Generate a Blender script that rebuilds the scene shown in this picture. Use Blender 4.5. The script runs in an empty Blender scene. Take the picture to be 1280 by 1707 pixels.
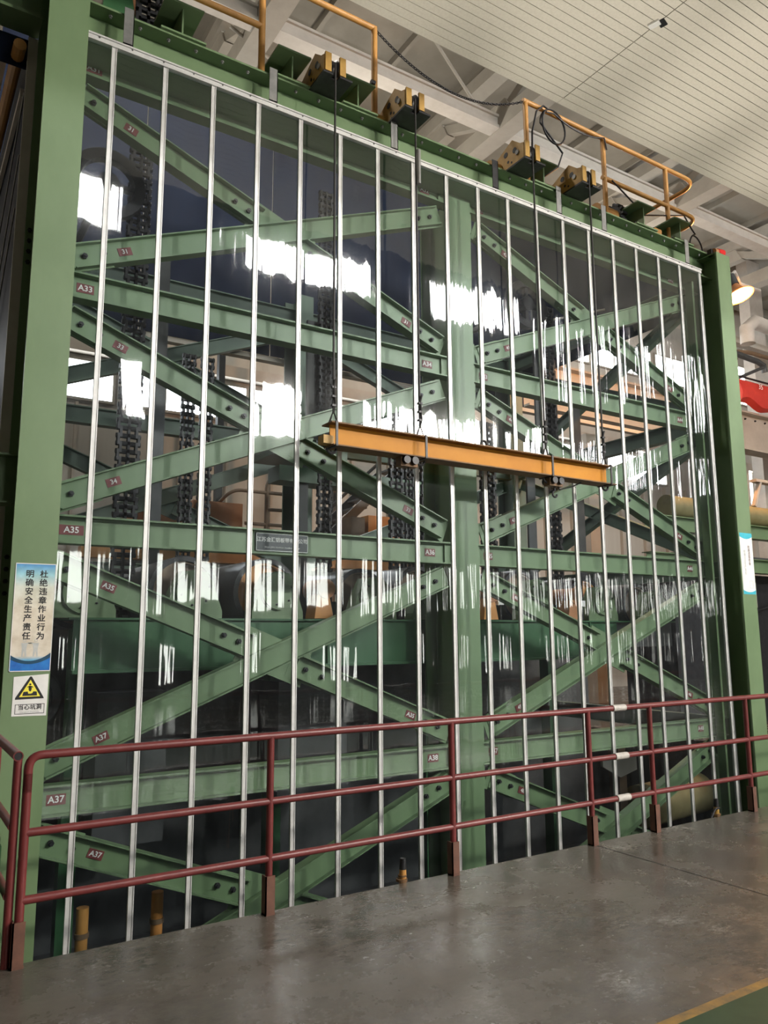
import bpy, math, random
from mathutils import Vector, Matrix
random.seed(7)
S = bpy.context.scene
COL = S.collection
V = Vector

# ------------------------------------------------------------------ camera
cam_data = bpy.data.cameras.new('camera')
cam = bpy.data.objects.new('camera', cam_data)
COL.objects.link(cam)
cam_data.sensor_fit = 'HORIZONTAL'
cam_data.sensor_width = 36.0
cam_data.lens = 36.0 * 1291.0 / 1280.0
cam_data.clip_end = 200
yaw, pitch, roll = 0.5664, 0.1567, -0.006
fwd = V((math.sin(yaw) * math.cos(pitch), math.cos(yaw) * math.cos(pitch), math.sin(pitch)))
r0 = V((math.cos(yaw), -math.sin(yaw), 0))
u0 = r0.cross(fwd)
rt = r0 * math.cos(roll) + u0 * math.sin(roll)
up = u0 * math.cos(roll) - r0 * math.sin(roll)
M = Matrix.Identity(4)
for i in range(3):
    M[i][0], M[i][1], M[i][2] = rt[i], up[i], -fwd[i]
M[2][3] = 1.75
cam.matrix_world = M
S.camera = cam

# ------------------------------------------------------------------ exposure, sky, lamps
S.view_settings.view_transform = 'Standard'
S.view_settings.look = 'None'
S.view_settings.gamma = 1
S.view_settings.use_curve_mapping = False
S.view_settings.exposure = 0.5
world = bpy.data.worlds.new('daylight')
S.world = world
world.use_nodes = True
bg = world.node_tree.nodes['Background']
bg.inputs[0].default_value = (1.0, 0.965, 0.91, 1)
bg.inputs[1].default_value = 6.0
NEAR_WIN, FAR_WIN, LOW_WIN = 34.0, 7.0, 8.0      # brightness of the daylit panes


def lamp(name, loc, power, color, size=0.5):
    d = bpy.data.lights.new(name, 'POINT')
    d.energy = power
    d.color = color
    d.shadow_soft_size = size
    o = bpy.data.objects.new(name, d)
    o.location = loc
    COL.objects.link(o)
    return o


# added overhead fill lights without lamp bodies, brightening roof and tower interior
def fill_disc(loc, power, color=(1.0, 0.93, 0.82)):
    d = bpy.data.lights.new('fill_light', 'AREA')
    d.shape = 'DISK'
    d.size = 0.6
    d.energy = power
    d.color = color
    o = bpy.data.objects.new('fill_light', d)
    o.location = loc
    COL.objects.link(o)


for (x, y, z, p) in [(3.0, 9.0, 12.6, 200)]:
    fill_disc((x, y, z), p)
for (x, y, z, p) in [(1.0, 14.0, 11.0, 200), (8.0, 14.0, 11.0, 200), (16.0, 14.5, 11.0, 200)]:
    lamp('fill_light', (x, y, z), p, (1.0, 0.92, 0.80), 0.25)  # added bodiless fills that brighten the back of the roof


def fill_spot(loc, target, power, angle):
    d = bpy.data.lights.new('fill_spot', 'SPOT')
    d.energy = power
    d.color = (1.0, 0.93, 0.82)
    d.spot_size = math.radians(angle)
    d.spot_blend = 0.6
    d.shadow_soft_size = 0.25
    o = bpy.data.objects.new('fill_spot', d)
    o.location = loc
    o.rotation_euler = (V(target) - V(loc)).to_track_quat('-Z', 'Y').to_euler()
    COL.objects.link(o)


# added bodiless spots behind the photographer, brightening the tower front
for x, xt in ((9.65, 2.2), (14.8, 4.6), (16.6, 6.8)):
    fill_spot((x, -7.3, 8.5), (xt, 6.6, 3.6), 2300, 52)
# added bodiless upward spots beside the photographer, brightening the slatted ceiling
for x in (2.6, 4.4, 6.4, 8.4, 10.4, 12.6):
    fill_spot((x, min(3.2, .5 * x), 0.9), (x, 4.25, 7.8), 540, 36)

# ------------------------------------------------------------------ materials
def nmat(name):
    m = bpy.data.materials.new(name)
    m.use_nodes = True
    nt = m.node_tree
    b = nt.nodes['Principled BSDF']
    return m, nt, b


def noise(nt, scale, detail=4, rough=0.6, vec=None, mul=(1, 1, 1)):
    n = nt.nodes.new('ShaderNodeTexNoise')
    n.inputs['Scale'].default_value = scale
    n.inputs['Detail'].default_value = detail
    n.inputs['Roughness'].default_value = rough
    geo = nt.nodes.new('ShaderNodeNewGeometry')
    mp = nt.nodes.new('ShaderNodeMapping')
    mp.inputs['Scale'].default_value = mul
    nt.links.new(geo.outputs['Position'], mp.inputs[0])
    nt.links.new(mp.outputs[0], n.inputs['Vector'])
    return n.outputs['Fac']


def ramp(nt, fac, stops):
    r = nt.nodes.new('ShaderNodeValToRGB')
    e = r.color_ramp.elements
    while len(e) < len(stops):
        e.new(0.5)
    for k, (p, c) in enumerate(stops):
        e[k].position = p
        e[k].color = (*c, 1) if len(c) == 3 else c
    nt.links.new(fac, r.inputs[0])
    return r.outputs[0]


def paint(name, c1, c2, rough=0.45, metal=0.0, scale=3.0, mul=(1, 1, 1), bump=0.0, spec=0.5):
    """mottled, slightly uneven paint or metal"""
    m, nt, b = nmat(name)
    f = noise(nt, scale, 5, 0.65, mul=mul)
    nt.links.new(ramp(nt, f, [(0.3, c1), (0.7, c2)]), b.inputs['Base Color'])
    b.inputs['Roughness'].default_value = rough
    b.inputs['Metallic'].default_value = metal
    b.inputs['Specular IOR Level'].default_value = spec
    if bump:
        bp = nt.nodes.new('ShaderNodeBump')
        bp.inputs['Strength'].default_value = 1.0
        bp.inputs['Distance'].default_value = bump
        nt.links.new(noise(nt, scale * 8, 3, 0.6), bp.inputs['Height'])
        nt.links.new(bp.outputs[0], b.inputs['Normal'])
    return m


def glow(name, col, strength):
    m, nt, b = nmat(name)
    b.inputs['Base Color'].default_value = (*col, 1)
    b.inputs['Emission Color'].default_value = (*col, 1)
    b.inputs['Emission Strength'].default_value = strength
    return m


GREEN = paint('green_paint', (0.120, 0.188, 0.090), (0.160, 0.238, 0.122), 0.42, scale=1.6, mul=(1, 1, 0.6))
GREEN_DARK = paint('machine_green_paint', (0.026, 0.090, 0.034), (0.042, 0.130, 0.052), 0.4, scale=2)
GREEN_FLOOR = paint('green_floor_paint', (0.022, 0.050, 0.028), (0.036, 0.072, 0.040), 0.6, scale=4, spec=0.25)
REARGREEN = paint('rear_green_paint', (0.085, 0.135, 0.10), (0.12, 0.18, 0.135), 0.5, scale=2)
NAVY = paint('navy_sheet', (0.005, 0.009, 0.024), (0.010, 0.017, 0.040), 0.6, scale=1.2, spec=0.12)
ALU = paint('brushed_aluminium', (0.53, 0.53, 0.52), (0.68, 0.68, 0.67), 0.36, 0.25, scale=6)
GALV = paint('galvanised_steel', (0.20, 0.20, 0.20), (0.30, 0.30, 0.29), 0.45, 0.6, scale=8)
YELLOW = paint('yellow_rail_paint', (0.40, 0.19, 0.045), (0.54, 0.27, 0.07), 0.45, scale=5)
BLOCKYEL = paint('worn_yellow_paint', (0.30, 0.17, 0.035), (0.46, 0.27, 0.06), 0.55, scale=7)
BEAMYEL = paint('orange_yellow_paint', (0.43, 0.165, 0.006), (0.52, 0.22, 0.012), 0.5, scale=2, spec=0.2)
RUSTEDGE = paint('rusty_brown_steel', (0.10, 0.055, 0.025), (0.19, 0.10, 0.04), 0.7, scale=9)
RED = paint('red_oxide_paint', (0.115, 0.020, 0.020), (0.175, 0.033, 0.031), 0.38, scale=6)
RUSTRED = paint('rusty_post_base', (0.09, 0.040, 0.027), (0.16, 0.07, 0.045), 0.7, scale=14)
TAPE = paint('grey_pipe_sleeve', (0.36, 0.33, 0.30), (0.55, 0.52, 0.48), 0.6, scale=25)
BLACK = paint('black_steel', (0.012, 0.012, 0.014), (0.03, 0.03, 0.033), 0.45, 0.3, scale=10)
RUBBER = paint('black_rubber', (0.014, 0.014, 0.017), (0.03, 0.03, 0.036), 0.32, scale=3)
ROPE = paint('dark_wire_rope', (0.012, 0.012, 0.012), (0.03, 0.028, 0.026), 0.6, scale=30)
ORANGE = paint('orange_paint', (0.48, 0.20, 0.045), (0.62, 0.28, 0.07), 0.5, scale=2)
TERRA = paint('terracotta_paint', (0.36, 0.15, 0.06), (0.46, 0.21, 0.09), 0.6, scale=2)
BROWN = paint('brown_pipe_paint', (0.13, 0.085, 0.05), (0.20, 0.13, 0.075), 0.5, scale=4)
ROOFWHITE = paint('roof_whitewash', (0.25, 0.232, 0.195), (0.33, 0.305, 0.26), 0.85, scale=0.8)
TRUSSWHITE = paint('truss_whitewash', (0.34, 0.315, 0.27), (0.42, 0.39, 0.335), 0.8, scale=1.5)
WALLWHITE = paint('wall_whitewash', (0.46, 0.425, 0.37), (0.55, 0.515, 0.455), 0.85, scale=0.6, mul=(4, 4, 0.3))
WALLGREY = paint('grey_wall_paint', (0.07, 0.074, 0.08), (0.10, 0.105, 0.11), 0.85, scale=0.6)  # greyed so the near wall's reflection in the plastic stays dark
WALLDARK = paint('pit_concrete', (0.045, 0.044, 0.042), (0.075, 0.072, 0.068), 0.8, scale=1.5)
CREAM = paint('cream_steel', (0.42, 0.365, 0.30), (0.52, 0.46, 0.385), 0.6, scale=1.5)
GREYSTEEL = paint('dull_grey_steel', (0.045, 0.048, 0.05), (0.08, 0.083, 0.083), 0.5, 0.2, scale=3)
OLIVE = paint('olive_canvas', (0.16, 0.14, 0.06), (0.24, 0.21, 0.10), 0.7, scale=3)
REDCLOTH = paint('red_tarpaulin', (0.50, 0.03, 0.022), (0.64, 0.055, 0.035), 0.55, scale=2)
PLATERED = paint('number_plate_red', (0.13, 0.022, 0.022), (0.18, 0.035, 0.032), 0.5, scale=20)
WHITEINK = paint('white_lettering', (0.66, 0.66, 0.62), (0.80, 0.80, 0.76), 0.6, scale=9)
BLACKINK = paint('black_ink', (0.008, 0.008, 0.010), (0.014, 0.014, 0.016), 0.5, scale=9)
GREYINK = paint('faded_grey_ink', (0.42, 0.44, 0.43), (0.55, 0.56, 0.54), 0.6, scale=20)
PAPER = paint('white_paper', (0.70, 0.69, 0.67), (0.80, 0.79, 0.77), 0.6, scale=7)
SIGNYEL = paint('warning_yellow', (0.80, 0.70, 0.06), (0.88, 0.77, 0.08), 0.45, scale=9)
BLUEINK = paint('deep_blue_print', (0.01, 0.10, 0.42), (0.02, 0.22, 0.60), 0.4, scale=9)
NAVYINK = paint('dark_teal_print', (0.004, 0.04, 0.09), (0.008, 0.07, 0.13), 0.4, scale=9)
TEALINK = paint('cyan_print', (0.03, 0.38, 0.50), (0.06, 0.48, 0.60), 0.4, scale=9)
PLAQUE = paint('dark_plaque', (0.018, 0.026, 0.028), (0.028, 0.036, 0.038), 0.35, scale=5)
REDGLASS = paint('red_lens', (0.62, 0.015, 0.02), (0.72, 0.03, 0.03), 0.15, scale=9)
YELPAINT = paint('yellow_line_paint', (0.085, 0.07, 0.05), (0.34, 0.20, 0.045), 0.6, scale=7)
PALEBEIGE = paint('pale_channel', (0.48, 0.45, 0.40), (0.58, 0.55, 0.50), 0.6, scale=3)
JOINT_AND_GAP = paint('dark_joint_and_gap', (0.03, 0.028, 0.026), (0.05, 0.047, 0.043), 0.8, scale=9)  # floor joint filler, also the shade put behind the slat gaps
PANE_NEAR = glow('daylit_glass_near', (1.0, 0.985, 0.96), NEAR_WIN)
PANE_LOW = glow('daylit_glass_low', (0.98, 1.0, 0.92), LOW_WIN)
PANE_FAR = glow('daylit_glass_far', (0.95, 0.98, 1.0), FAR_WIN)
LAMPGLOW = glow('sodium_lamp_face', (1.0, 0.66, 0.30), 30.0)
LAMPHALO = glow('lamp_halo', (1.0, 0.20, 0.03), 1.3)  # orange halo of the lamp made as a glowing surface


def slat_material():
    m, nt, b = nmat('cream_ceiling_slat')
    f = noise(nt, 40, 3, 0.6)
    nt.links.new(ramp(nt, f, [(0.35, (0.66, 0.615, 0.535)), (0.65, (0.72, 0.675, 0.59))]), b.inputs['Base Color'])
    b.inputs['Roughness'].default_value = 0.6
    return m


SLAT = slat_material()


def floor_material():
    m, nt, b = nmat('polished_stained_concrete')
    f1 = noise(nt, 1.3, 6, 0.7)
    f2 = noise(nt, 9.0, 6, 0.75, mul=(1, 2.2, 1))
    mx = nt.nodes.new('ShaderNodeMath'); mx.operation = 'MULTIPLY_ADD'
    nt.links.new(f2, mx.inputs[0]); mx.inputs[1].default_value = 0.55
    nt.links.new(f1, mx.inputs[2])
    col = ramp(nt, mx.outputs[0], [(0.52, (0.046, 0.038, 0.030)), (0.72, (0.080, 0.068, 0.055)), (0.98, (0.125, 0.108, 0.088))])
    # pale scuff flecks
    f3 = noise(nt, 22.0, 8, 0.8, mul=(1, 1.6, 1))
    fm = noise(nt, 2.2, 2, 0.5)
    mm = nt.nodes.new('ShaderNodeMath'); mm.operation = 'MULTIPLY'
    nt.links.new(f3, mm.inputs[0]); nt.links.new(fm, mm.inputs[1])
    msk = ramp(nt, mm.outputs[0], [(0.31, (0, 0, 0)), (0.43, (1, 1, 1))])
    mix = nt.nodes.new('ShaderNodeMixRGB')
    nt.links.new(msk, mix.inputs[0]); nt.links.new(col, mix.inputs[1])
    mix.inputs[2].default_value = (0.22, 0.205, 0.185, 1)
    nt.links.new(mix.outputs[0], b.inputs['Base Color'])
    rr = ramp(nt, f1, [(0.35, (0.17, 0.17, 0.17)), (0.7, (0.36, 0.36, 0.36))])
    nt.links.new(rr, b.inputs['Roughness'])
    b.inputs['Specular IOR Level'].default_value = 0.5
    bp = nt.nodes.new('ShaderNodeBump')
    bp.inputs['Distance'].default_value = 0.0013
    nt.links.new(noise(nt, 16, 5, 0.7), bp.inputs['Height'])
    nt.links.new(bp.outputs[0], b.inputs['Normal'])
    return m


FLOOR = floor_material()


def pvc_material():
    """clear plastic sheet: thin transparent film with wavy glossy surface and a little dust"""
    m, nt, b = nmat('clear_plastic_sheet')
    nt.nodes.remove(b)
    out = nt.nodes['Material Output']
    bp = nt.nodes.new('ShaderNodeBump')
    bp.inputs['Strength'].default_value = 1.0
    bp.inputs['Distance'].default_value = 0.0125
    h1 = noise(nt, 1.0, 1.5, 0.5, mul=(2.4, 2.4, 0.42))
    h2 = noise(nt, 1.0, 2.0, 0.5, mul=(9, 9, 0.40))
    ad = nt.nodes.new('ShaderNodeMath'); ad.operation = 'MULTIPLY_ADD'
    # the sheets hang more wavy towards the right end of the screen
    geo = nt.nodes.new('ShaderNodeNewGeometry')
    sx = nt.nodes.new('ShaderNodeSeparateXYZ'); nt.links.new(geo.outputs['Position'], sx.inputs[0])
    mr = nt.nodes.new('ShaderNodeMapRange')
    for nm, vv in (('From Min', 2.5), ('From Max', 9.0), ('To Min', 0.05), ('To Max', 0.20)):
        mr.inputs[nm].default_value = vv
    nt.links.new(sx.outputs['X'], mr.inputs['Value'])
    mz = nt.nodes.new('ShaderNodeMapRange')          # and near walking height, where they are knocked about
    for nm, vv in (('From Min', 3.4), ('From Max', 2.3), ('To Min', 0.0), ('To Max', 0.13)):
        mz.inputs[nm].default_value = vv
    nt.links.new(sx.outputs['Z'], mz.inputs['Value'])
    sm = nt.nodes.new('ShaderNodeMath'); sm.operation = 'ADD'
    nt.links.new(mr.outputs[0], sm.inputs[0]); nt.links.new(mz.outputs[0], sm.inputs[1])
    nt.links.new(h2, ad.inputs[0]); nt.links.new(sm.outputs[0], ad.inputs[1])
    nt.links.new(h1, ad.inputs[2])
    nt.links.new(ad.outputs[0], bp.inputs['Height'])
    lw = nt.nodes.new('ShaderNodeLayerWeight')
    lw.inputs['Blend'].default_value = 0.5
    pw = nt.nodes.new('ShaderNodeMath'); pw.operation = 'POWER'
    nt.links.new(lw.outputs['Facing'], pw.inputs[0]); pw.inputs[1].default_value = 5.0
    fr = nt.nodes.new('ShaderNodeMath'); fr.operation = 'MULTIPLY_ADD'
    nt.links.new(pw.outputs[0], fr.inputs[0]); fr.inputs[1].default_value = 0.9; fr.inputs[2].default_value = 0.042
    tr = nt.nodes.new('ShaderNodeBsdfTransparent')
    tr.inputs[0].default_value = (0.925, 0.95, 0.965, 1)
    gl = nt.nodes.new('ShaderNodeBsdfGlossy')
    gl.inputs['Roughness'].default_value = 0.025
    gl.inputs[0].default_value = (1, 1, 1, 1)
    nt.links.new(bp.outputs[0], gl.inputs['Normal'])
    g2 = nt.nodes.new('ShaderNodeBsdfGlossy')
    g2.inputs['Roughness'].default_value = 0.11
    nt.links.new(bp.outputs[0], g2.inputs['Normal'])
    gm = nt.nodes.new('ShaderNodeMixShader')
    gm.inputs[0].default_value = 0.09
    nt.links.new(gl.outputs[0], gm.inputs[1]); nt.links.new(g2.outputs[0], gm.inputs[2])
    m1 = nt.nodes.new('ShaderNodeMixShader')
    nt.links.new(fr.outputs[0], m1.inputs[0])
    nt.links.new(tr.outputs[0], m1.inputs[1]); nt.links.new(gm.outputs[0], m1.inputs[2])
    df = nt.nodes.new('ShaderNodeBsdfDiffuse')
    df.inputs[0].default_value = (0.62, 0.68, 0.75, 1)
    dust = ramp(nt, noise(nt, 1.0, 6, 0.7, mul=(9, 9, 2.5)), [(0.35, (0.001,) * 3), (0.75, (0.008,) * 3)])
    m2 = nt.nodes.new('ShaderNodeMixShader')
    nt.links.new(dust, m2.inputs[0])
    nt.links.new(m1.outputs[0], m2.inputs[1]); nt.links.new(df.outputs[0], m2.inputs[2])
    nt.links.new(m2.outputs[0], out.inputs[0])
    return m


PVC = pvc_material()


def poster_material(name, stops, zlo, zhi):
    m, nt, b = nmat(name)
    geo = nt.nodes.new('ShaderNodeNewGeometry')
    sp = nt.nodes.new('ShaderNodeSeparateXYZ')
    nt.links.new(geo.outputs['Position'], sp.inputs[0])
    mr = nt.nodes.new('ShaderNodeMapRange')
    mr.inputs['From Min'].default_value = zlo
    mr.inputs['From Max'].default_value = zhi
    nt.links.new(sp.outputs['Z'], mr.inputs['Value'])
    c = ramp(nt, mr.outputs[0], stops)
    st = ramp(nt, noise(nt, 9, 4, 0.6), [(0.35, (0.80, 0.76, 0.70)), (0.65, (1, 1, 1))])
    mx = nt.nodes.new('ShaderNodeMixRGB'); mx.blend_type = 'MULTIPLY'; mx.inputs[0].default_value = 1
    nt.links.new(c, mx.inputs[1]); nt.links.new(st, mx.inputs[2])
    nt.links.new(mx.outputs[0], b.inputs['Base Color'])
    b.inputs['Roughness'].default_value = 0.4
    return m


# ------------------------------------------------------------------ mesh helpers
class MB:
    def __init__(s):
        s.v, s.f = [], []

    def add(s, vs, fs):
        n = len(s.v)
        s.v += [tuple(v) for v in vs]
        s.f += [tuple(i + n for i in f) for f in fs]
        return s

    def box(s, x0, x1, y0, y1, z0, z1):
        vs = [(x, y, z) for x in (x0, x1) for y in (y0, y1) for z in (z0, z1)]
        return s.add(vs, [(0, 1, 3, 2), (4, 6, 7, 5), (0, 4, 5, 1), (2, 3, 7, 6), (0, 2, 6, 4), (1, 5, 7, 3)])

    def obox(s, c, a, b, d, la, lb, ld):
        """oriented box: centre c, unit axes a, b, d and full lengths"""
        c, a, b, d = V(c), V(a), V(b), V(d)
        vs = [c + a * (i * la / 2) + b * (j * lb / 2) + d * (k * ld / 2) for i in (-1, 1) for j in (-1, 1) for k in (-1, 1)]
        return s.add(vs, [(0, 1, 3, 2), (4, 6, 7, 5), (0, 4, 5, 1), (2, 3, 7, 6), (0, 2, 6, 4), (1, 5, 7, 3)])

    def prism(s, pts, axis, a0, a1):
        """polygon in the two other axes, extruded along axis 'x','y' or 'z'"""
        n = len(pts)
        def mk(p, a):
            return {'x': (a, p[0], p[1]), 'y': (p[0], a, p[1]), 'z': (p[0], p[1], a)}[axis]
        vs = [mk(p, a0) for p in pts] + [mk(p, a1) for p in pts]
        fs = [tuple(range(n)), tuple(range(2 * n - 1, n - 1, -1))]
        fs += [(i, i + n, (i + 1) % n + n, (i + 1) % n) for i in range(n)]
        return s.add(vs, fs)

    def cyl(s, p0, p1, r, n=12, r1=None, caps=True):
        p0, p1 = V(p0), V(p1)
        r1 = r if r1 is None else r1
        a = (p1 - p0).normalized()
        t = V((0, 0, 1)) if abs(a.z) < 0.9 else V((1, 0, 0))
        u = a.cross(t).normalized(); w = a.cross(u)
        vs = []
        for p, rr in ((p0, r), (p1, r1)):
            for i in range(n):
                an = 2 * math.pi * i / n
                vs.append(p + u * (rr * math.cos(an)) + w * (rr * math.sin(an)))
        fs = [(i, (i + 1) % n, (i + 1) % n + n, i + n) for i in range(n)]
        if caps:
            fs += [tuple(range(n - 1, -1, -1)), tuple(range(n, 2 * n))]
        return s.add(vs, fs)

    def tube(s, pts, r, n=8, caps=True):
        pts = [V(p) for p in pts]
        k = len(pts)
        tan = []
        for i in range(k):
            t = (pts[min(i + 1, k - 1)] - pts[max(i - 1, 0)])
            tan.append(t.normalized())
        ref = V((0, 0, 1)) if abs(tan[0].z) < 0.9 else V((1, 0, 0))
        u = tan[0].cross(ref).normalized()
        vs = []
        for i in range(k):
            u = (u - tan[i] * u.dot(tan[i])).normalized()
            w = tan[i].cross(u)
            for j in range(n):
                an = 2 * math.pi * j / n
                vs.append(pts[i] + u * (r * math.cos(an)) + w * (r * math.sin(an)))
        fs = []
        for i in range(k - 1):
            for j in range(n):
                fs.append((i * n + j, i * n + (j + 1) % n, (i + 1) * n + (j + 1) % n, (i + 1) * n + j))
        if caps:
            fs += [tuple(range(n - 1, -1, -1)), tuple(range((k - 1) * n, k * n))]
        return s.add(vs, fs)

    def ring(s, c, axis, ro, ri, h, n=28):
        """annular disc, centre c, thickness h along axis"""
        c, a = V(c), V(axis).normalized()
        t = V((0, 0, 1)) if abs(a.z) < 0.9 else V((1, 0, 0))
        u = a.cross(t).normalized(); w = a.cross(u)
        vs = []
        for hh in (0, h):
            for rr in (ro, ri):
                for i in range(n):
                    an = 2 * math.pi * i / n
                    vs.append(c + a * hh + u * (rr * math.cos(an)) + w * (rr * math.sin(an)))
        fs = []
        for i in range(n):
            j = (i + 1) % n
            A, B, Cc, D = 0, n, 2 * n, 3 * n
            fs += [(A + i, A + j, B + j, B + i), (Cc + i, D + i, D + j, Cc + j), (A + i, Cc + i, Cc + j, A + j), (B + i, B + j, D + j, D + i)]
        return s.add(vs, fs)

    def hbeam(s, p0, p1, depth, h, b, tf=0.016, tw=0.012):
        """H section along p0-p1; depth = direction from flange to flange"""
        p0, p1, d = V(p0), V(p1), V(depth).normalized()
        a = (p1 - p0).normalized()
        d = (d - a * d.dot(a)).normalized()
        w = a.cross(d)
        c = (p0 + p1) / 2
        L = (p1 - p0).length
        s.obox(c, a, d, w, L, h - 2 * tf, tw)
        for k in (-1, 1):
            s.obox(c + d * (k * (h - tf) / 2), a, d, w, L, tf, b)
        return s


ORG = {}


def obj(name, mb, mat, parent=None, origin=None, smooth=False):
    if parent is not None:
        po = ORG[parent.name]
        loc = V((0, 0, 0)); off = po
        wo = po
    else:
        if origin is None:
            xs = [v[0] for v in mb.v]; ys = [v[1] for v in mb.v]; zs = [v[2] for v in mb.v]
            origin = ((min(xs) + max(xs)) / 2, (min(ys) + max(ys)) / 2, min(zs))
        loc = V(origin); off = V(origin); wo = V(origin)
    me = bpy.data.meshes.new(name)
    me.from_pydata([tuple(V(v) - off) for v in mb.v], [], mb.f)
    me.materials.append(mat)
    if smooth:
        me.polygons.foreach_set('use_smooth', [True] * len(me.polygons))
        try:
            me.set_sharp_from_angle(angle=math.radians(38))
        except Exception:
            pass
    import bmesh
    bm = bmesh.new(); bm.from_mesh(me)
    bmesh.ops.recalc_face_normals(bm, faces=bm.faces)
    bm.to_mesh(me); bm.free()
    o = bpy.data.objects.new(name, me)
    o.location = loc
    COL.objects.link(o)
    if parent is not None:
        o.parent = parent
    ORG[o.name] = wo
    return o


def tag(o, label, cat, group=None, kind='thing'):
    o['label'] = label
    o['category'] = cat
    o['kind'] = kind
    if group:
        o['group'] = group
    return o


def thing(name, loc, label, cat, group=None, kind='thing'):
    o = bpy.data.objects.new(name, None)
    o.empty_display_size = 0.1
    o.location = loc
    COL.objects.link(o)
    ORG[o.name] = V(loc)
    return tag(o, label, cat, group, kind)


def inst(name, src, wloc, parent):
    """another copy of a small part (bolt ...) sharing its mesh, at a world place"""
    o = src.copy()
    o.name = name
    COL.objects.link(o)
    o.parent = parent
    o.location = V(wloc) - ORG[parent.name]
    ORG[o.name] = V(wloc)
    return o


BOLT = {}


def bolt(wloc, parent, mat=BLACK, r=0.022, axis='y', name='bolt'):
    key = (mat.name, r, axis, name)
    if key not in BOLT:
        mb = MB()
        d = {'y': V((0, -1, 0)), 'x': V((-1, 0, 0)), 'z': V((0, 0, -1))}[axis]
        mb.cyl((0, 0, 0), d * r * 1.0, r, 6)
        mb.cyl(d * r * 1.0, d * r * 1.7, r * 0.55, 8)
        me = bpy.data.meshes.new(name)
        me.from_pydata(mb.v, [], mb.f)
        me.materials.append(mat)
        BOLT[key] = me
    o = bpy.data.objects.new(name, BOLT[key])
    COL.objects.link(o)
    o.parent = parent
    o.location = V(wloc) - ORG[parent.name]
    return o


def text_mb(body, size, origin, ux=(1, 0, 0), uz=(0, 0, 1), align='CENTER', bold=0.0, line=1.0, thick=0.0015, spacing=1.0, over=0.0):
    c = bpy.data.curves.new('t', 'FONT')
    c.body = body
    c.size = size
    c.align_x = align
    c.align_y = 'CENTER'
    c.offset = bold
    c.space_line = line
    c.space_character = spacing
    c.extrude = thick / 2
    c.resolution_u = 3
    o = bpy.data.objects.new('t', c)
    COL.objects.link(o)
    dg = bpy.context.evaluated_depsgraph_get()
    me = bpy.data.meshes.new_from_object(o.evaluated_get(dg))
    ux, uz = V(ux), V(uz)
    n = ux.cross(uz)
    mb = MB()
    og = V(origin)
    for k, (ox, oz) in enumerate(((0, 0), (over, 0), (0, over), (over, over)) if over else ((0, 0),)):
        mb.add([og + ux * (v.co.x + ox) + uz * (v.co.y + oz) + n * (v.co.z + k * .0001) for v in me.vertices], [tuple(p.vertices) for p in me.polygons])
    bpy.data.objects.remove(o)
    bpy.data.meshes.remove(me)
    return mb


def plate(parent, text, x, y, z, w=0.17, h=0.085, tilt=0.0, size=0.075):
    """painted red number plate with white hand-lettered number, on a face looking to -Y"""
    ux = V((math.cos(tilt), 0, math.sin(tilt))); uz = V((-math.sin(tilt), 0, math.cos(tilt)))
    mb = MB().obox((x, y - 0.002, z), ux, V((0, 1, 0)), uz, w, 0.004, h)
    p = obj('number_plate', mb, PLATERED, parent)
    p['label'] = 'small red plate painted with a white number'
    obj('lettering', text_mb(text, size, V((x, y - 0.0055, z)), ux, uz, bold=0.0012), WHITEINK, p)
    return p


ORD = ['first', 'second', 'third', 'fourth', 'fifth', 'sixth', 'seventh', 'eighth', 'ninth', 'tenth', 'eleventh', 'twelfth',
       'thirteenth', 'fourteenth', 'fifteenth', 'sixteenth', 'seventeenth', 'eighteenth', 'nineteenth']

# ================================================================== the setting
EDGE = 4.88
tag(obj('floor', MB().box(-10, 40, -7.7, EDGE, -0.4, 0), FLOOR), 'polished grey concrete floor with scuffs in front of the pit', 'floor', kind='structure')
tag(obj('floor_left', MB().box(-10, 0.62, EDGE, 18, -0.4, 0), FLOOR), 'concrete floor left of the pit beside the green tower', 'floor', kind='structure')
tag(obj('floor_right', MB().box(11.4, 40, EDGE, 18, -0.4, 0), FLOOR), 'concrete floor right of the pit and the green tower', 'floor', kind='structure')
tag(obj('floor_far', MB().box(0.62, 11.4, 12.6, 18, -0.4, 0), FLOOR), 'concrete floor on the far side of the pit', 'floor', kind='structure')
tag(obj('floor_pit', MB().box(0.3, 11.7, EDGE - 0.3, 12.9, -4.3, -4.0), WALLDARK), 'dark bottom of the pit under the tower', 'floor', kind='structure')
tag(obj('wall_pit_far', MB().box(0.62, 11.4, 12.6, 12.9, -4.0, -0.4), WALLDARK), 'dark concrete far wall of the pit', 'wall', kind='structure')
tag(obj('wall_pit_left', MB().box(0.32, 0.62, EDGE, 12.6, -4.0, -0.4), WALLDARK), 'dark concrete left wall of the pit', 'wall', kind='structure')
tag(obj('wall_pit_right', MB().box(11.4, 11.7, EDGE, 12.6, -4.0, -0.4), WALLDARK), 'dark concrete right wall of the pit', 'wall', kind='structure')
tag(obj('wall_pit_near', MB().box(0.62, 11.4, EDGE - 0.3, EDGE, -4.0, -0.4), WALLDARK), 'dark concrete pit wall under the floor edge', 'wall', kind='structure')
tag(obj('trim_1', MB().box(-2, 3.9 + 9, 2.52, 2.575, 0.0, 0.003), YELPAINT), 'worn yellow painted line on the floor, lower right', 'floor line', kind='structure')
tag(obj('floor_walkway', MB().box(-2, 12.9, 0.5, 2.52, 0.0, 0.002), GREEN_FLOOR), 'green painted walkway on the floor beyond the yellow line', 'floor', kind='structure')
tag(obj('trim_2', MB().box(5.134, 5.144, 2.6, EDGE - 0.01, 0.0, 0.002), JOINT_AND_GAP), 'thin dark joint line across the grey concrete floor', 'floor joint', kind='structure')

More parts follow.
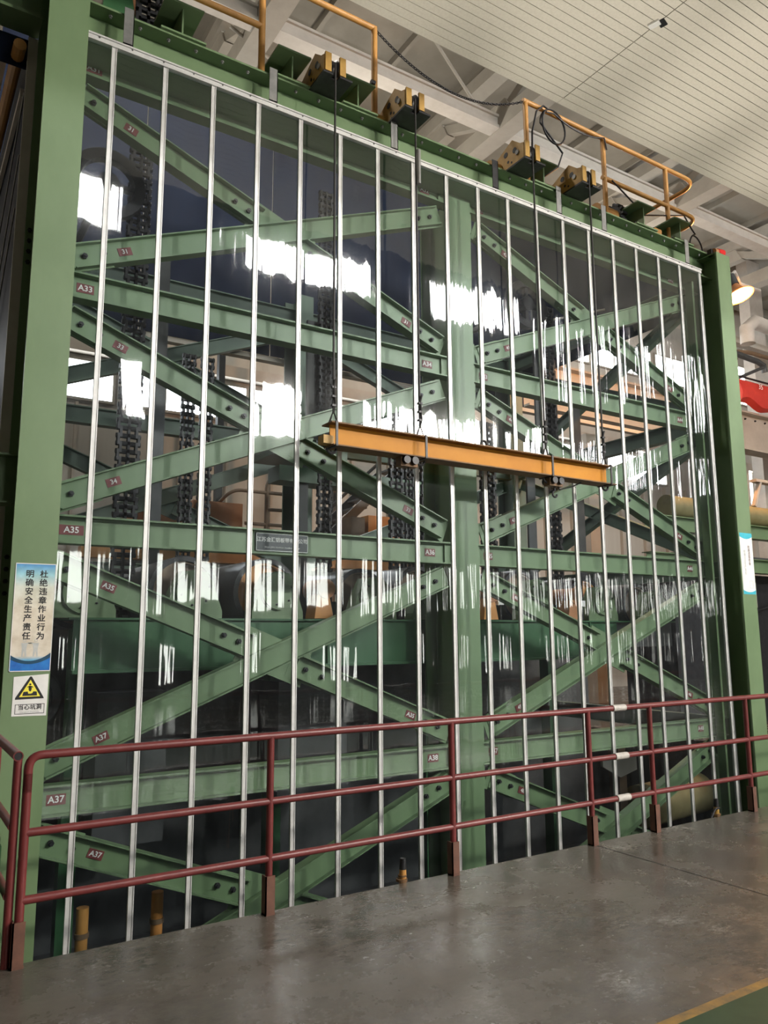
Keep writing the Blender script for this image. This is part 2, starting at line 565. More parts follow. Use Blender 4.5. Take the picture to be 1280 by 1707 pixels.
tag(obj('wall_near', MB().box(2.2, 40, -8.1, -7.85, -0.4, 15.3), WALLGREY), 'hall wall behind the photographer, greyed to dim its reflection', 'wall', kind='structure')
tag(obj('wall_left', MB().box(-10.3, -10, -8.1, 18.4, -0.4, 15.3), WALLWHITE), 'whitewashed side wall far to the left', 'wall', kind='structure')
tag(obj('wall_right', MB().box(40, 40.3, -8.1, 18.4, -0.4, 15.3), WALLWHITE), 'whitewashed side wall far to the right', 'wall', kind='structure')
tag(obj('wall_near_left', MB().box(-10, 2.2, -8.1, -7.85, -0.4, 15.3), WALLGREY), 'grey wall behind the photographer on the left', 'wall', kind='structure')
tag(obj('wall_far', MB().box(-10, 40, 18.1, 18.4, -0.4, 15.3), WALLWHITE), 'whitewashed far hall wall with strip windows', 'wall', kind='structure')
tag(obj('ceiling_near', MB().box(-10, 40, -8.1, 2.6, 15.0, 15.4), WALLDARK), 'roof above the photographer, darkened to dim its reflection', 'ceiling', kind='structure')  # unseen roof coloured dark to keep the plastic's reflections dim
roof = MB().box(-10, 40, 2.6, 18.4, 15.2, 15.4)
for k in range(9):
    y = 3.5 + 1.75 * k
    roof.box(-10, 40, y, y + 0.22, 14.86, 15.2)
for k in range(25):
    x = -9 + 2.0 * k
    roof.box(x, x + 0.10, 2.6, 18.1, 15.02, 15.2)
tag(obj('ceiling_hall', roof, ROOFWHITE), 'whitewashed ribbed roof slabs of the hall', 'ceiling', kind='structure')

nwin = 0


def window(x0, x1, z0, z1, y, pane, facing, label, step=1.5, group=None):
    """strip window with frame and mullions standing on wall plane y; facing = +1 looks to +Y"""
    global nwin
    nwin += 1
    t = thing('window_%d' % nwin, ((x0 + x1) / 2, y, z0), label, 'window', group, 'structure')
    yy = sorted((y, y + facing * 0.03))
    obj('pane', MB().box(x0, x1, yy[0], yy[1], z0, z1), pane, t)
    fr = MB()
    yf = sorted((y, y + facing * 0.08))
    for (a, b, c, d) in ((x0 - .06, x1 + .06, z0 - .06, z0), (x0 - .06, x1 + .06, z1, z1 + .06), (x0 - .06, x0, z0, z1), (x1, x1 + .06, z0, z1)):
        fr.box(a, b, yf[0], yf[1], c, d)
    n = max(1, round((x1 - x0) / step))
    for k in range(1, n):
        x = x0 + (x1 - x0) * k / n
        fr.box(x - .025, x + .025, yf[0], yf[1], z0, z1)
    obj('frame', fr, TRUSSWHITE, t)


# windows of the wall behind the photographer (seen mirrored in the plastic)
for k, (a, b) in enumerate([(3.3, 4.45), (8.1, 12.9), (15.4, 19.3), (21.0, 21.25), (23.7, 24.0), (26.6, 26.9), (30.0, 30.3)]):  # the narrow right-hand ones are shaped to put spikes into the reflections
    window(a, b, 12.95 if k < 3 else 10.6 + .5 * (k % 3), 14.3 - .25 * (k % 2), -7.85, PANE_NEAR, 1, 'bright high window of the near wall, %s from the left' % ORD[k], 1.2)
for k, (a, b) in enumerate([(4.9, 5.4), (9.0, 10.3), (12.4, 13.3), (14.2, 15.4), (16.0, 17.2), (19.6, 20.1), (22.8, 23.1), (26.0, 26.4), (29.6, 29.9)]):  # narrow ones at the right likewise made up for reflection spikes
    window(a, b, 7.7, 9.3, -7.85, PANE_NEAR, 1, 'bright middle window of the near wall, %s from the left' % ORD[k], 1.2)
for k in range(16):
    a = 3.5 + 1.75 * k + (0.0, .25, -.15, .1)[k % 4]
    window(a, a + (.8, .5, 1.0, .65)[k % 4] * (1.0 if k < 6 else .55), (2.6, 2.3, 2.75, 2.5)[k % 4], (3.9, 4.05, 3.8, 4.0)[k % 4], -7.85, PANE_LOW, 1, 'low window of the near wall, %s from the left' % ORD[k], 0.75)
for k, (a, w, z0, z1) in enumerate(((4.2, .22, .9, 1.7), (6.1, .3, .5, 1.5), (8.9, .2, .7, 1.9), (11.6, .35, .4, 1.4), (14.8, .25, .8, 1.8), (17.5, .3, .5, 1.6), (20.8, .25, .7, 1.7), (24.0, .3, .6, 1.8), (27.2, .3, .6, 1.7))):  # added glowing slots that put low streaks into the plastic's reflections
    window(a, a + w, z0, z1, -7.85, PANE_LOW, 1, 'narrow glowing slot near the floor, added for reflected streaks, %s from the left' % ORD[k], 0.75)
# strip windows of the far wall
for k in range(8):
    a = -2.4 + 3.3 * k
    window(a, a + 3.1, 7.12, 8.0, 18.1, PANE_FAR, -1, 'bright strip window of the far wall, %s from the left' % ORD[k], 1.0)
for k, a in enumerate((17.0, 20.3, 23.6)):
    window(a, a + 3.0, 11.1, 12.1, 18.1, PANE_FAR, -1, 'bright upper window of the far wall, %s from the left' % ORD[k], 1.0)
for k, (a, z0, z1) in enumerate(((28.6, 11.0, 12.6), (28.5, 6.8, 8.4))):
    window(a, a + 0.7, z0, z1, 18.1, PANE_FAR, -1, 'narrow %s window of the far wall right of the tower' % ('upper', 'lower')[k], 0.7)
# wall ribs of the far wall
wr = MB()
for k in range(34):
    x = -4 + 1.2 * k
    wr.box(x, x + 0.06, 17.98, 18.1, 0, 7.0)
wr.box(-10, 40, 17.8, 18.1, 8.15, 8.45)
wr.box(-10, 40, 17.8, 18.1, 10.2, 10.5)
tag(obj('trim_3', wr, CREAM), 'thin ribs and ledges on the far hall wall', 'wall trim', kind='structure')

# low slatted ceiling overhead
sl = MB()
y = 3.47
while y < 5.70:
    for (xa, xb) in ((0.2, 6.085), (6.095, 12.3), (12.31, 20.0)):
        sl.box(xa, xb, y, y + 0.0925, 7.83, 7.845)
    y += 0.1005
tag(obj('ceiling', sl, SLAT), 'cream slatted low ceiling overhead with thin dark gaps', 'ceiling', kind='structure')
tag(obj('ceiling_backing', MB().box(0.2, 20.0, 3.48, 5.69, 7.86, 8.35), JOINT_AND_GAP), 'solid backing above the ceiling slats, coloured dark to deepen the gaps', 'ceiling', kind='structure')  # shade of the slat gaps put into a dark solid backing
t = thing('ceiling_bracket', (6.09, 4.40, 7.80), 'small broken white bracket in the slatted ceiling', 'bracket')
obj('bracket_plate', MB().obox((6.06, 4.39, 7.815), V((1, .3, 0)).normalized(), V((-.3, 1, 0)).normalized(), V((0, 0, 1)), 0.07, 0.11, 0.02), PAPER, t)
obj('dark_hole', MB().obox((6.12, 4.34, 7.822), V((1, .3, 0)).normalized(), V((-.3, 1, 0)).normalized(), V((0, 0, 1)), 0.10, 0.07, 0.012), BLACK, t)
for k, x in enumerate((5.7, 12.15)):
    tag(obj('rusty_clip', MB().box(x, x + 0.32, 5.72, 5.80, 7.86, 7.93), RUSTEDGE), 'rust-brown clip on the slatted ceiling edge, %s' % ('near the cable coil', 'near the railing end')[k], 'clip')

# roof trusses running away from the viewer
def truss(x, label):
    t = thing('roof_truss', (x, 5, 13.0), label, 'truss', 'whitewashed roof trusses')
    obj('bottom_chord', MB().box(x - .22, x + .22, 2.6, 18.0, 13.0, 13.42), TRUSSWHITE, t)
    obj('top_chord', MB().box(x - .2, x + .2, 2.6, 18.0, 14.5, 14.85), TRUSSWHITE, t)
    ys = [2.6 + 2.4 * k for k in range(7)]
    for k in range(6):
        a, b = ys[k], ys[k + 1]
        z0, z1 = (14.5, 13.42) if k % 2 else (13.42, 14.5)
        p0, p1 = V((x, a, z0)), V((x, b, z1))
        d = (p1 - p0).normalized(); n = V((1, 0, 0)).cross(d)
        obj('diagonal', MB().obox((p0 + p1) / 2, d, V((1, 0, 0)), n, (p1 - p0).length + .2, 0.18, 0.22), TRUSSWHITE, t)
    for k in range(1, 6):
        zz = (13.3, 13.75) if k % 2 == 0 else (14.1, 14.6)
        obj('gusset', MB().prism([(ys[k] - .55, zz[0]), (ys[k] + .55, zz[0]), (ys[k] + .3, zz[1]), (ys[k] - .3, zz[1])], 'x', x - .13, x + .13), TRUSSWHITE, t)


for x, lab in ((-1.0, 'whitewashed roof truss at the far left above the tower'), (5.15, 'whitewashed roof truss above the left yellow railing'),
               (11.0, 'whitewashed roof truss above the drooping chain'), (17.2, 'whitewashed roof truss above the right end of the yellow railing'),
               (23.3, 'whitewashed roof truss beyond the orange lamp')):
    truss(x, lab)
tie = MB()
tie.box(-10, 30, 12.0, 12.34, 13.02, 13.10).box(-10, 30, 12.05, 12.10, 13.1, 13.3).box(-10, 30, 12.24, 12.29, 13.1, 13.3).box(-10, 30, 12.0, 12.34, 13.3, 13.36)
tag(obj('roof_tie', tie, PALEBEIGE), 'pale grooved tie running along the roof under the trusses', 'roof tie')
for k, (p0, p1) in enumerate((((9.0, 12.2, 14.8), (10.6, 12.15, 13.1)), ((9.5, 12.4, 13.2), (11.0, 12.4, 13.2)), ((4.6, 12.6, 13.2), (6.2, 13.4, 13.4)))):
    tag(obj('brace_rod', MB().cyl(p0, p1, 0.035, 8), TRUSSWHITE), ('thin white slanting rod behind the drooping chain', 'thin white level rod beside the second truss', 'thin white level rod behind the left yellow railing')[k], 'rod')

# ================================================================== the green tower
YW = 7.0                                     # web plane of the front frame
ZB = [6.908, 4.72, 2.527, 0.316, -1.88]      # undersides of the beams
BH = 0.245
LX = (0.93, 5.50)
RX = (5.52, 10.17)


def column(xc, w, y0, y1, label, z0, z1, mat, bolts=True):
    t = thing('steel_upright', (xc, (y0 + y1) / 2, z0), label, 'steel column')
    mb = MB()
    obj('front_flange', MB().box(xc - w / 2, xc + w / 2, y0, y0 + 0.025, z0, z1), mat, t)
    obj('web', MB().box(xc - .009, xc + .009, y0 + .025, y1 - .025, z0, z1), mat, t)
    obj('back_flange', MB().box(xc - w / 2, xc + w / 2, y1 - .025, y1, z0, z1), mat, t)
    return t


cl = column(0.917, 0.325, 6.464, 7.09, 'pale green steel column at the left end carrying the safety posters', -4.0, 9.4, GREEN)
cm = column(5.51, 0.32, 6.90, 7.52, 'pale green steel column in the middle behind the plastic', -4.0, 7.06, GREEN)
cr = column(10.18, 0.32, 6.464, 7.09, 'green steel column at the right end under the red beacon', -4.0, 7.36, GREEN)
for (c, x, y) in ((cl, 0.78, 6.66), (cm, 5.66, 7.0), (cr, 10.05, 7.08)):
    for zc in ((6.6, 5.0, 4.4, 2.7, 2.1, 0.5, -0.1) if c is not cl else (5.1, 2.2)):
        for dz in (0, .1, .2, .3):
            if c is cm:
                bolt((5.70, 6.98, zc + dz - .1), c, BLACK, 0.02)
            elif c is cl:
                bolt((0.79, 7.062, zc + dz - .1), c, BLACK, 0.02)
# angle cleats on the side of the middle and right columns that take the beams
for c, x in ((cm, 5.70), (cr, 9.98)):
    for zb in ZB[:4]:
        o = obj('cleat', MB().box(x - .035, x + .035, 6.96, 6.985, zb - .25, zb + BH + .25), GREEN, c)
obj('end_plate', MB().box(10.02, 10.34, 6.464, 7.09, 7.36, 7.375), GREEN, cr)
tag(obj('edge_channel', MB().box(0.675, 0.80, 7.095, 7.125, -0.4, 7.2), PALEBEIGE), 'pale grey channel edge behind the left green column', 'channel')

rear = []
for k, x in enumerate((0.917, 5.51, 10.18)):
    column(x, 0.32, 11.1, 11.55, 'dark green rear column of the tower, %s' % ('at the left', 'behind the middle column', 'at the right')[k], -4.0, 7.4, REARGREEN)

# horizontal beams of the front frame
LBL = [('A31', 'A32'), ('A33', 'A34'), ('A35', 'A36'), ('A37', 'A38'), None]
RBL = [('A41', 'A42'), ('A43', 'A44'), ('A45', 'A46'), ('A47', 'A48'), None]
LEV = ['top', 'second', 'third', 'fourth', 'lowest']


def girder(name, x0, x1, zb, y, label, mat=GREEN, b=0.15):
    mb = MB().hbeam((x0, y, zb + BH / 2), (x1, y, zb + BH / 2), (0, 0, 1), BH, b)
    return tag(obj(name, mb, mat), label, 'steel beam')


for k, zb in enumerate(ZB):
    g = girder('steel_beam', LX[0], LX[1], zb, YW, '%s green horizontal beam in the left bay behind the plastic' % LEV[k])
    if LBL[k]:
        plate(g, LBL[k][0], 1.27 if k else 1.235, YW - .006, zb + BH / 2, 0.20 if k == 2 else 0.15)
        plate(g, LBL[k][1], 5.05, YW - .006, zb + BH / 2, 0.14)
    obj('end_cleat', MB().box(5.24, 5.34, YW - .03, YW - .012, zb + .01, zb + BH - .01), GREEN, g)
    if k == 2:
        pq = obj('name_plaque', MB().box(2.96, 3.52, YW - .026, YW - .006, zb + .035, zb + BH - .035), PLAQUE, g)
        pq['label'] = 'dark company name plaque with white Chinese lettering'
        f = MB()
        x0, x1, z0, z1, yf = 2.96, 3.52, zb + .035, zb + BH - .035, YW - .03
        for (a, b_, c, d) in ((x0, x1, z0, z0 + .006), (x0, x1, z1 - .006, z1), (x0, x0 + .006, z0, z1), (x1 - .006, x1, z0, z1)):
            f.box(a, b_, yf, YW - .02, c, d)
        obj('border', f, WHITEINK, pq)
        obj('chinese_lettering', text_mb('江苏金汇铝板带有限公司', 0.050, (3.24, YW - .028, zb + .145), over=.0010), WHITEINK, pq)
        obj('english_lettering', text_mb('Jiangsu Jinhui aluminium sheet&strip Co.,ltd', 0.0215, (3.24, YW - .028, zb + .075)), WHITEINK, pq)
    g = girder('steel_beam', RX[0] + .15, RX[1], zb, YW, '%s green horizontal beam in the right bay behind the plastic' % LEV[k])
    if RBL[k]:
        plate(g, RBL[k][0], 5.89, YW - .006, zb + BH / 2, 0.13)
        plate(g, RBL[k][1], 9.62, YW - .006, zb + BH / 2, 0.11)

# cross braces
CELL = ['top', 'second', 'third', 'lowest']


def brace(p0, p1, label, mat, y, depth=0.225, b=0.13, bolts=(), gusset=None, num=None):
    p0, p1 = V((p0[0], y, p0[1])), V((p1[0], y, p1[1]))
    a = (p1 - p0).normalized()
    d = V((0, 1, 0)).cross(a)
    if d.z < 0:
        d = -d
    mb = MB().hbeam(p0, p1, d, depth, b, 0.013, 0.010)
    o = tag(obj('diagonal_brace', mb, mat), label, 'diagonal brace')
    L = (p1 - p0).length
    for s in bolts:
        q = p0 + a * (s if s >= 0 else L + s)
        bolt(q + V((0, -.006, 0)), o, BLACK, 0.026)
    for s in bolts[:1] + bolts[-1:]:
        q = p0 + a * ((s if s >= 0 else L + s))
        obj('end_plate', MB().obox(q + V((0, .012, 0)) + a * (0.03 if s >= 0 else -0.03), a, V((0, 1, 0)), d, 0.42, 0.014, depth * 1.15), mat, o)
    if gusset:
        q = V((gusset[0], y + .013, gusset[1]))
        obj('gusset_plate', MB().obox(q, a, V((0, 1, 0)), d, 0.75, 0.012, 0.36), mat, o)
    if num:
        tx, s = num
        q = p0 + a * (s if s >= 0 else L + s)
        plate(o, tx, q.x, y - .006, q.z, 0.13, 0.075, math.atan2(a.z, a.x) , 0.06)
    return o


NUM = {0: ('31', '31'), 1: ('34', '33'), 2: ('A37', 'A35'), 3: ('A38', 'A37')}
for k in range(4):
    for bay, (xa, xb) in (('left', (1.14, 5.24)), ('right', (5.86, 9.92))):
        zt = ZB[k]; zl = ZB[k + 1] + BH
        base = zl + .13, zt - .16
        n1, n2 = NUM[k]
        if bay == 'right':
            n1, n2 = ('4%d' % (2 * k + 1), '4%d' % (2 * k + 2))
        xm, zm = (xa + xb) / 2, (zt + zl) / 2
        brace((xa, zl + .15), (xb, zt - .15), 'green brace rising to the right, %s panel of the %s bay' % (CELL[k], bay), GREEN, YW + .02,
              bolts=[.12, .30, -.30, -.12], num=(n1, .5))
        ang = V((xb - xa, (zl + .15) - (zt - .17)))
        ang.normalize()
        off = 0.26
        brace((xa, zt - .17), (xm - ang.x * off, zm - ang.y * off), 'green brace falling to the centre, upper left half, %s panel of the %s bay' % (CELL[k], bay), GREEN, YW + .02,
              bolts=[.12, .30, -.30, -.14], gusset=(xm, zm), num=(n2, .5))
        brace((xm + ang.x * off, zm + ang.y * off), (xb, zl + .15), 'green brace falling from the centre, lower right half, %s panel of the %s bay' % (CELL[k], bay), GREEN, YW + .02,
              bolts=[.10, .30, -.30, -.12], num=(n2, -.5))

# rear frame and its braces
YR = 11.26
for k, zb in enumerate(ZB[:4]):
    girder('steel_beam', 0.93, 5.40, zb, YR, '%s dark green beam of the rear frame, left bay' % LEV[k], REARGREEN)
    girder('steel_beam', 5.62, 10.10, zb, YR, '%s dark green beam of the rear frame, right bay' % LEV[k], REARGREEN)
for k in range(3):
    for bay, (xa, xb) in (('left', (1.14, 5.3)), ('right', (5.75, 9.95))):
        zt = ZB[k]; zl = ZB[k + 1] + BH
        xm, zm = (xa + xb) / 2, (zt + zl) / 2
        brace((xa, zl + .15), (xb, zt - .15), 'dark rear brace rising to the right, %s panel of the %s bay' % (CELL[k], bay), REARGREEN, YR + .05)
        brace((xa, zt - .17), (xm - .25, zm + .11), 'dark rear brace falling to the centre, upper left half, %s panel of the %s bay' % (CELL[k], bay), REARGREEN, YR + .05, gusset=(xm, zm))
        brace((xm + .25, zm - .11), (xb, zl + .15), 'dark rear brace falling from the centre, lower right half, %s panel of the %s bay' % (CELL[k], bay), REARGREEN, YR + .05)
# side frame at the right end of the tower
for k, zb in enumerate(ZB[:4]):
    mb = MB().hbeam((10.18, 7.06, zb + BH / 2), (10.18, 11.13, zb + BH / 2), (0, 0, 1), BH, .15)
    tag(obj('steel_beam', mb, REARGREEN), '%s dark green beam along the right side of the tower' % LEV[k], 'steel beam')
for k in range(3):
    zt = ZB[k] - .1; zl = ZB[k + 1] + BH + .1
    for j, (za, zc) in enumerate(((zl, zt), (zt, zl))):
        mb = MB().hbeam((10.2 + .03 * j, 7.15, za), (10.2 + .03 * j, 11.05, zc), (0, 0, 1), .2, .12, .012, .01)
        tag(obj('diagonal_brace', mb, REARGREEN), 'dark brace %s away from the viewer on the right side, %s panel' % (('rising', 'falling')[j], CELL[k]), 'diagonal brace')

# navy sheet cladding at the back and the sides
for k, (xa, xb) in enumerate(((0.75, 2.9), (2.92, 5.1), (5.12, 7.3), (7.32, 9.0), (9.02, 10.85))):
    tag(obj('cladding_sheet', MB().box(xa, xb, 11.6, 11.63, 6.42, 11.4), NAVY), 'dark navy sheet closing the back of the tower, %s from the left' % ORD[k], 'sheet')
tag(obj('cladding_sheet', MB().prism([(7.15, 6.75), (11.6, 6.75), (11.6, 11.3), (7.15, 7.6)], 'x', 10.36, 10.39), NAVY), 'dark navy sheet closing the right side of the tower', 'sheet')
tag(obj('cladding_sheet', MB().box(0.70, 0.73, 7.14, 11.6, 3.5, 7.42), NAVY), 'dark navy sheet seen at the far left behind the left column', 'sheet')
tag(obj('back_ledge', MB().box(0.75, 18, 11.64, 11.78, 6.34, 6.42), CREAM), 'pale ledge along the bottom of the navy back sheets', 'ledge')

# top girder of the front frame
t = thing('top_girder', (5.5, 6.82, 7.04), 'long green girder along the top above the plastic screen', 'steel beam')
GX0, GX1 = 1.08, 10.35
obj('web', MB().box(GX0, GX1, 6.80, 6.815, 7.06, 7.41), GREEN, t)
obj('top_flange', MB().box(GX0, GX1, 6.63, 7.02, 7.41, 7.43), GREEN, t)
obj('bottom_flange', MB().box(GX0, GX1, 6.66, 7.02, 7.04, 7.06), GREEN, t)
for k in range(34):
    bolt((1.3 + .27 * k, 6.70, 7.41), t, GALV, 0.018, 'z')
t = thing('side_girder', (-1.2, 7.0, 7.25), 'green girder running left from the top of the left column', 'steel beam')
obj('web', MB().box(-4, 0.755, 6.99, 7.01, 7.27, 7.70), GREEN, t)
obj('bottom_flange', MB().box(-4, 0.755, 6.86, 7.14, 7.24, 7.27), GREEN, t)
obj('top_flange', MB().box(-4, 0.755, 6.86, 7.14, 7.70, 7.73), GREEN, t)
tag(obj('steel_beam', MB().hbeam((-4, 6.75, 2.99), (0.90, 6.75, 2.99), (0, 0, 1), .40, .2), GREEN), 'end of a green beam at the left picture edge, middle height', 'steel beam')
tag(obj('cover_sheet', MB().box(-4, 0.70, 7.20, 7.23, 6.95, 7.24), NAVY), 'dark sheet hanging under the left side girder', 'sheet')

# orange pipe and pale trays running back at the far left
tag(obj('orange_pipe', MB().tube([(0.60, 7.0, 7.02), (0.60, 7.6, 7.06), (0.60, 9.4, 7.12)], 0.055, 12), YELLOW), 'orange pipe running back at the upper left edge', 'pipe')
tag(obj('cable_tray', MB().box(0.47, 0.53, 7.3, 10.5, 7.10, 7.30), PALEBEIGE), 'pale cable tray left of the orange pipe', 'cable tray')
tag(obj('cable_tray', MB().box(0.655, 0.69, 7.3, 10.5, 6.72, 6.80), PALEBEIGE), 'pale cable tray right of the orange pipe', 'cable tray')
for k, (y0, z0, y1, z1) in enumerate(((7.2, 6.7, 9.5, 5.3), (7.25, 6.1, 9.2, 4.6), (7.3, 5.6, 9.0, 4.2))):
    tag(obj('stay_wire', MB().cyl((0.68, y0, z0), (0.66, y1, z1), 0.008, 6), GALV), 'thin wire against the navy sheet at far left, %s from the top' % ORD[k], 'wire')

# ------------------------------------------------------------------ plastic screen
YC = 6.638
X0, PW, ZT = 1.3357, 0.4706, 7.0946
ZBOT = -2.2
for k in range(19):
    xa = X0 + (k - 1) * PW + 0.012
    xb = X0 + k * PW - 0.012
    if k == 0:
        xa = 0.945
    if k == 18:
        xb = X0 + 18 * PW - 0.02
    tag(obj('plastic_panel', MB().box(xa, xb, YC - .0015, YC + .0015, ZBOT, ZT - 0.03), PVC),
        'clear glossy plastic panel, %s counted from the left green column' % ORD[k], 'plastic panel', 'clear plastic panels of the screen')
BARS = 19
for k in range(BARS):
    x = X0 + k * PW
    mb = MB()
    w = 0.023
    mb.box(x - w, x + w, YC - .012, YC - .004, ZBOT, ZT - .055)
    mb.box(x - w, x - w + .008, YC - .018, YC - .012, ZBOT, ZT - .055)
    mb.box(x + w - .008, x + w, YC - .018, YC - .012, ZBOT, ZT - .055)
    mb.box(x - w, x + w, YC + .004, YC + .010, ZBOT, ZT - .055)
    tag(obj('aluminium_bar', mb, ALU), 'upright aluminium bar between plastic panels, %s from the left green column' % ORD[k], 'aluminium bar', 'aluminium bars of the screen')
t = thing('top_rail', (5.5, YC, ZT - .06), 'long white aluminium rail holding the tops of the plastic panels', 'rail')
xe = X0 + 18 * PW + .03
obj('rail_body', MB().box(1.085, xe, YC - .030, YC + .02, ZT - .055, ZT), ALU, t)
obj('rail_lip', MB().box(1.085, xe, YC - .042, YC - .030, ZT - .012, ZT + .004), ALU, t)
for k in range(30):
    bolt((1.2 + .29 * k, YC - .030, ZT - .02), t, GALV, 0.008, 'y', 'rivet')
for k, x in enumerate((1.445, 2.89, 4.36, 5.83, 6.90, 7.74, 9.50)):
    mb = MB()
    mb.box(x - .045, x + .045, 6.588, 6.596, 7.10, 7.47).box(x + .037, x + .045, 6.588, 6.628, 7.10, 7.47).box(x - .045, x + .045, 6.588, 6.628, 7.10, 7.108)
    tag(obj('rail_bracket', mb, GALV if k != 3 else BLACK), 'short steel bracket between top girder and white rail, %s from the left' % ORD[k], 'bracket', 'brackets of the white rail')
# conduits beside the right column
tag(obj('conduit_pipe', MB().tube([(9.93, 6.70, 6.9), (9.94, 6.70, 3), (9.96, 6.72, 1.6), (10.0, 6.72, -2)], 0.018, 8), GALV), 'thin grey conduit running down beside the right green column', 'conduit')
tag(obj('guide_channel', MB().box(9.86, 9.90, 6.80, 6.92, -3, 7.0), GREEN), 'dark green guide channel beside the right green column', 'channel')

# ------------------------------------------------------------------ equipment on the top girder
def pedestal(x, label):
    t = thing('beam_pedestal', (x, 6.9, 7.43), label, 'pedestal', 'H-beam pedestals on the top girder')
    obj('base_plate', MB().box(x - .22, x + .22, 6.60, 7.6, 7.43, 7.45), GREEN, t)
    obj('web', MB().box(x - .008, x + .008, 6.66, 7.7, 7.465, 7.765), GREEN, t)
    obj('bottom_flange', MB().box(x - .17, x + .17, 6.66, 7.7, 7.45, 7.465), GREEN, t)
    obj('top_flange', MB().box(x - .19, x + .19, 6.60, 7.7, 7.765, 7.785), GREEN, t)
    for dx in (-.19, .19):
        bolt((x + dx, 6.66, 7.48), t, BLACK, .015, 'z')


for x, lab in ((1.96, 'green H-beam pedestal beside the black chain above the girder'), (3.13, 'green H-beam pedestal just left of the first pulley block'),
               (3.93, 'green H-beam pedestal between the first two pulley blocks'), (6.72, 'green H-beam pedestal between the third and fourth pulley blocks'),
               (8.66, 'green H-beam pedestal beside the gear motor'), (9.47, 'green H-beam pedestal at the right end under the yellow railing')):
    pedestal(x, lab)
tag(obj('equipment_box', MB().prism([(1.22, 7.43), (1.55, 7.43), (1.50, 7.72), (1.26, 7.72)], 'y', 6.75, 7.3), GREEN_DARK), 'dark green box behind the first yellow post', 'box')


def pulley(x, label):
    t = thing('pulley_block', (x, 6.62, 7.43), label, 'pulley block', 'yellow pulley blocks on the top girder')
    pts = [(6.34, 7.47), (6.34, 7.66), (6.40, 7.68), (6.54, 7.80), (6.92, 7.64), (6.92, 7.50), (6.62, 7.445), (6.40, 7.445)]
    for s in (-1, 1):
        c = obj('side_plate', MB().prism(pts, 'x', x + s * .115 - .012, x + s * .115 + .012), BLOCKYEL, t)
        for (yy, zz, r) in ((6.50, 7.64, .036), (6.66, 7.66, .036), (6.62, 7.545, .018), (6.56, 7.51, .014)):
            obj('hole', MB().cyl((x + s * .128 - .002, yy, zz), (x + s * .128 + .002, yy, zz), r, 16), BLACK, c)
        obj('front_plate', MB().box(x + s * .085 - .035, x + s * .085 + .035, 6.315, 6.34, 7.47, 7.68), BLOCKYEL, t)
    sh = MB()
    n = 28
    sh.cyl((x - .045, 6.45, 7.585), (x - .02, 6.45, 7.585), 0.125, n, 0.10)
    sh.cyl((x - .02, 6.45, 7.585), (x + .02, 6.45, 7.585), 0.10, n)
    sh.cyl((x + .02, 6.45, 7.585), (x + .045, 6.45, 7.585), 0.10, n, 0.125)
    obj('sheave', sh, BLACK, t, smooth=True)
    obj('axle', MB().cyl((x - .14, 6.45, 7.585), (x + .14, 6.45, 7.585), 0.03, 14), GALV, t, smooth=True)
    bp = MB().box(x - .15, x - .04, 6.30, 7.0, 7.425, 7.447).box(x + .04, x + .19, 6.30, 7.0, 7.425, 7.447).box(x - .04, x + .04, 6.37, 7.0, 7.425, 7.447)
    obj('base_plate', bp, BLACK, t)
    mo = MB().cyl((x - .13, 6.80, 7.53), (x - .30, 6.80, 7.53), 0.075, 16).cyl((x - .30, 6.80, 7.53), (x - .34, 6.80, 7.53), 0.045, 12)
    obj('shaft_end', mo, BLOCKYEL, t, smooth=True)


CX = (3.46, 4.46, 6.20, 7.18)
for k, x in enumerate(CX):
    pulley(x, 'worn yellow pulley block on the top girder, %s from the left' % ORD[k])

# gear motor between the pedestals
t = thing('gear_motor', (8.35, 7.0, 7.43), 'small yellow and black gear motor beside a pedestal on the girder', 'motor')
obj('mount', MB().box(8.12, 8.34, 6.85, 7.2, 7.43, 7.62), YELLOW, t)
obj('motor_body', MB().cyl((8.05, 7.02, 7.68), (8.42, 7.02, 7.68), 0.13, 18), YELLOW, t, smooth=True)
g = MB().ring((8.44, 7.05, 7.72), (1, 0, 0), .17, .05, .10, 22)
for k in range(14):
    a = 2 * math.pi * k / 14
    g.obox((8.49, 7.05 + .185 * math.cos(a), 7.72 + .185 * math.sin(a)), V((1, 0, 0)), V((0, math.cos(a), math.sin(a))), V((0, -math.sin(a), math.cos(a))), .1, .05, .035)
obj('gear', g, BLACK, t)
obj('foot', MB().box(9.0, 9.16, 6.75, 6.9, 7.43, 7.6), YELLOW, t)

# yellow railings
YRL = 6.85


def bend(p0, p1, p2, n=6):
    return [V(p0) * (1 - s) ** 2 + V(p1) * 2 * s * (1 - s) + V(p2) * s * s for s in [i / n for i in range(n + 1)]]


t = thing('yellow_railing', (2.9, YRL, 7.43), 'yellow tube railing on the left half of the top girder', 'railing', None)
for x in (1.46, 2.86, 4.26):
    p = obj('post', MB().cyl((x, YRL, 7.43), (x, YRL, 8.75), 0.036, 12), YELLOW, t, smooth=True)
obj('top_rail', MB().cyl((-0.5, YRL, 8.75), (4.28, YRL, 8.75), 0.034, 12), YELLOW, t, smooth=True)
obj('middle_rail', MB().cyl((-0.5, YRL, 8.13), (2.86, YRL, 8.13), 0.034, 12), YELLOW, t, smooth=True)
obj('clamp', MB().cyl((4.20, YRL - .02, 8.02), (4.25, YRL - .02, 8.02), 0.03, 8), BLACK, t)
t = thing('yellow_railing', (8.4, YRL, 7.43), 'yellow tube railing with looped ends on the right half of the girder', 'railing', None)
for x in (6.62, 8.10, 9.47):
    obj('post', MB().cyl((x, YRL, 7.43), (x, YRL, 8.75), 0.034, 12), YELLOW, t, smooth=True)
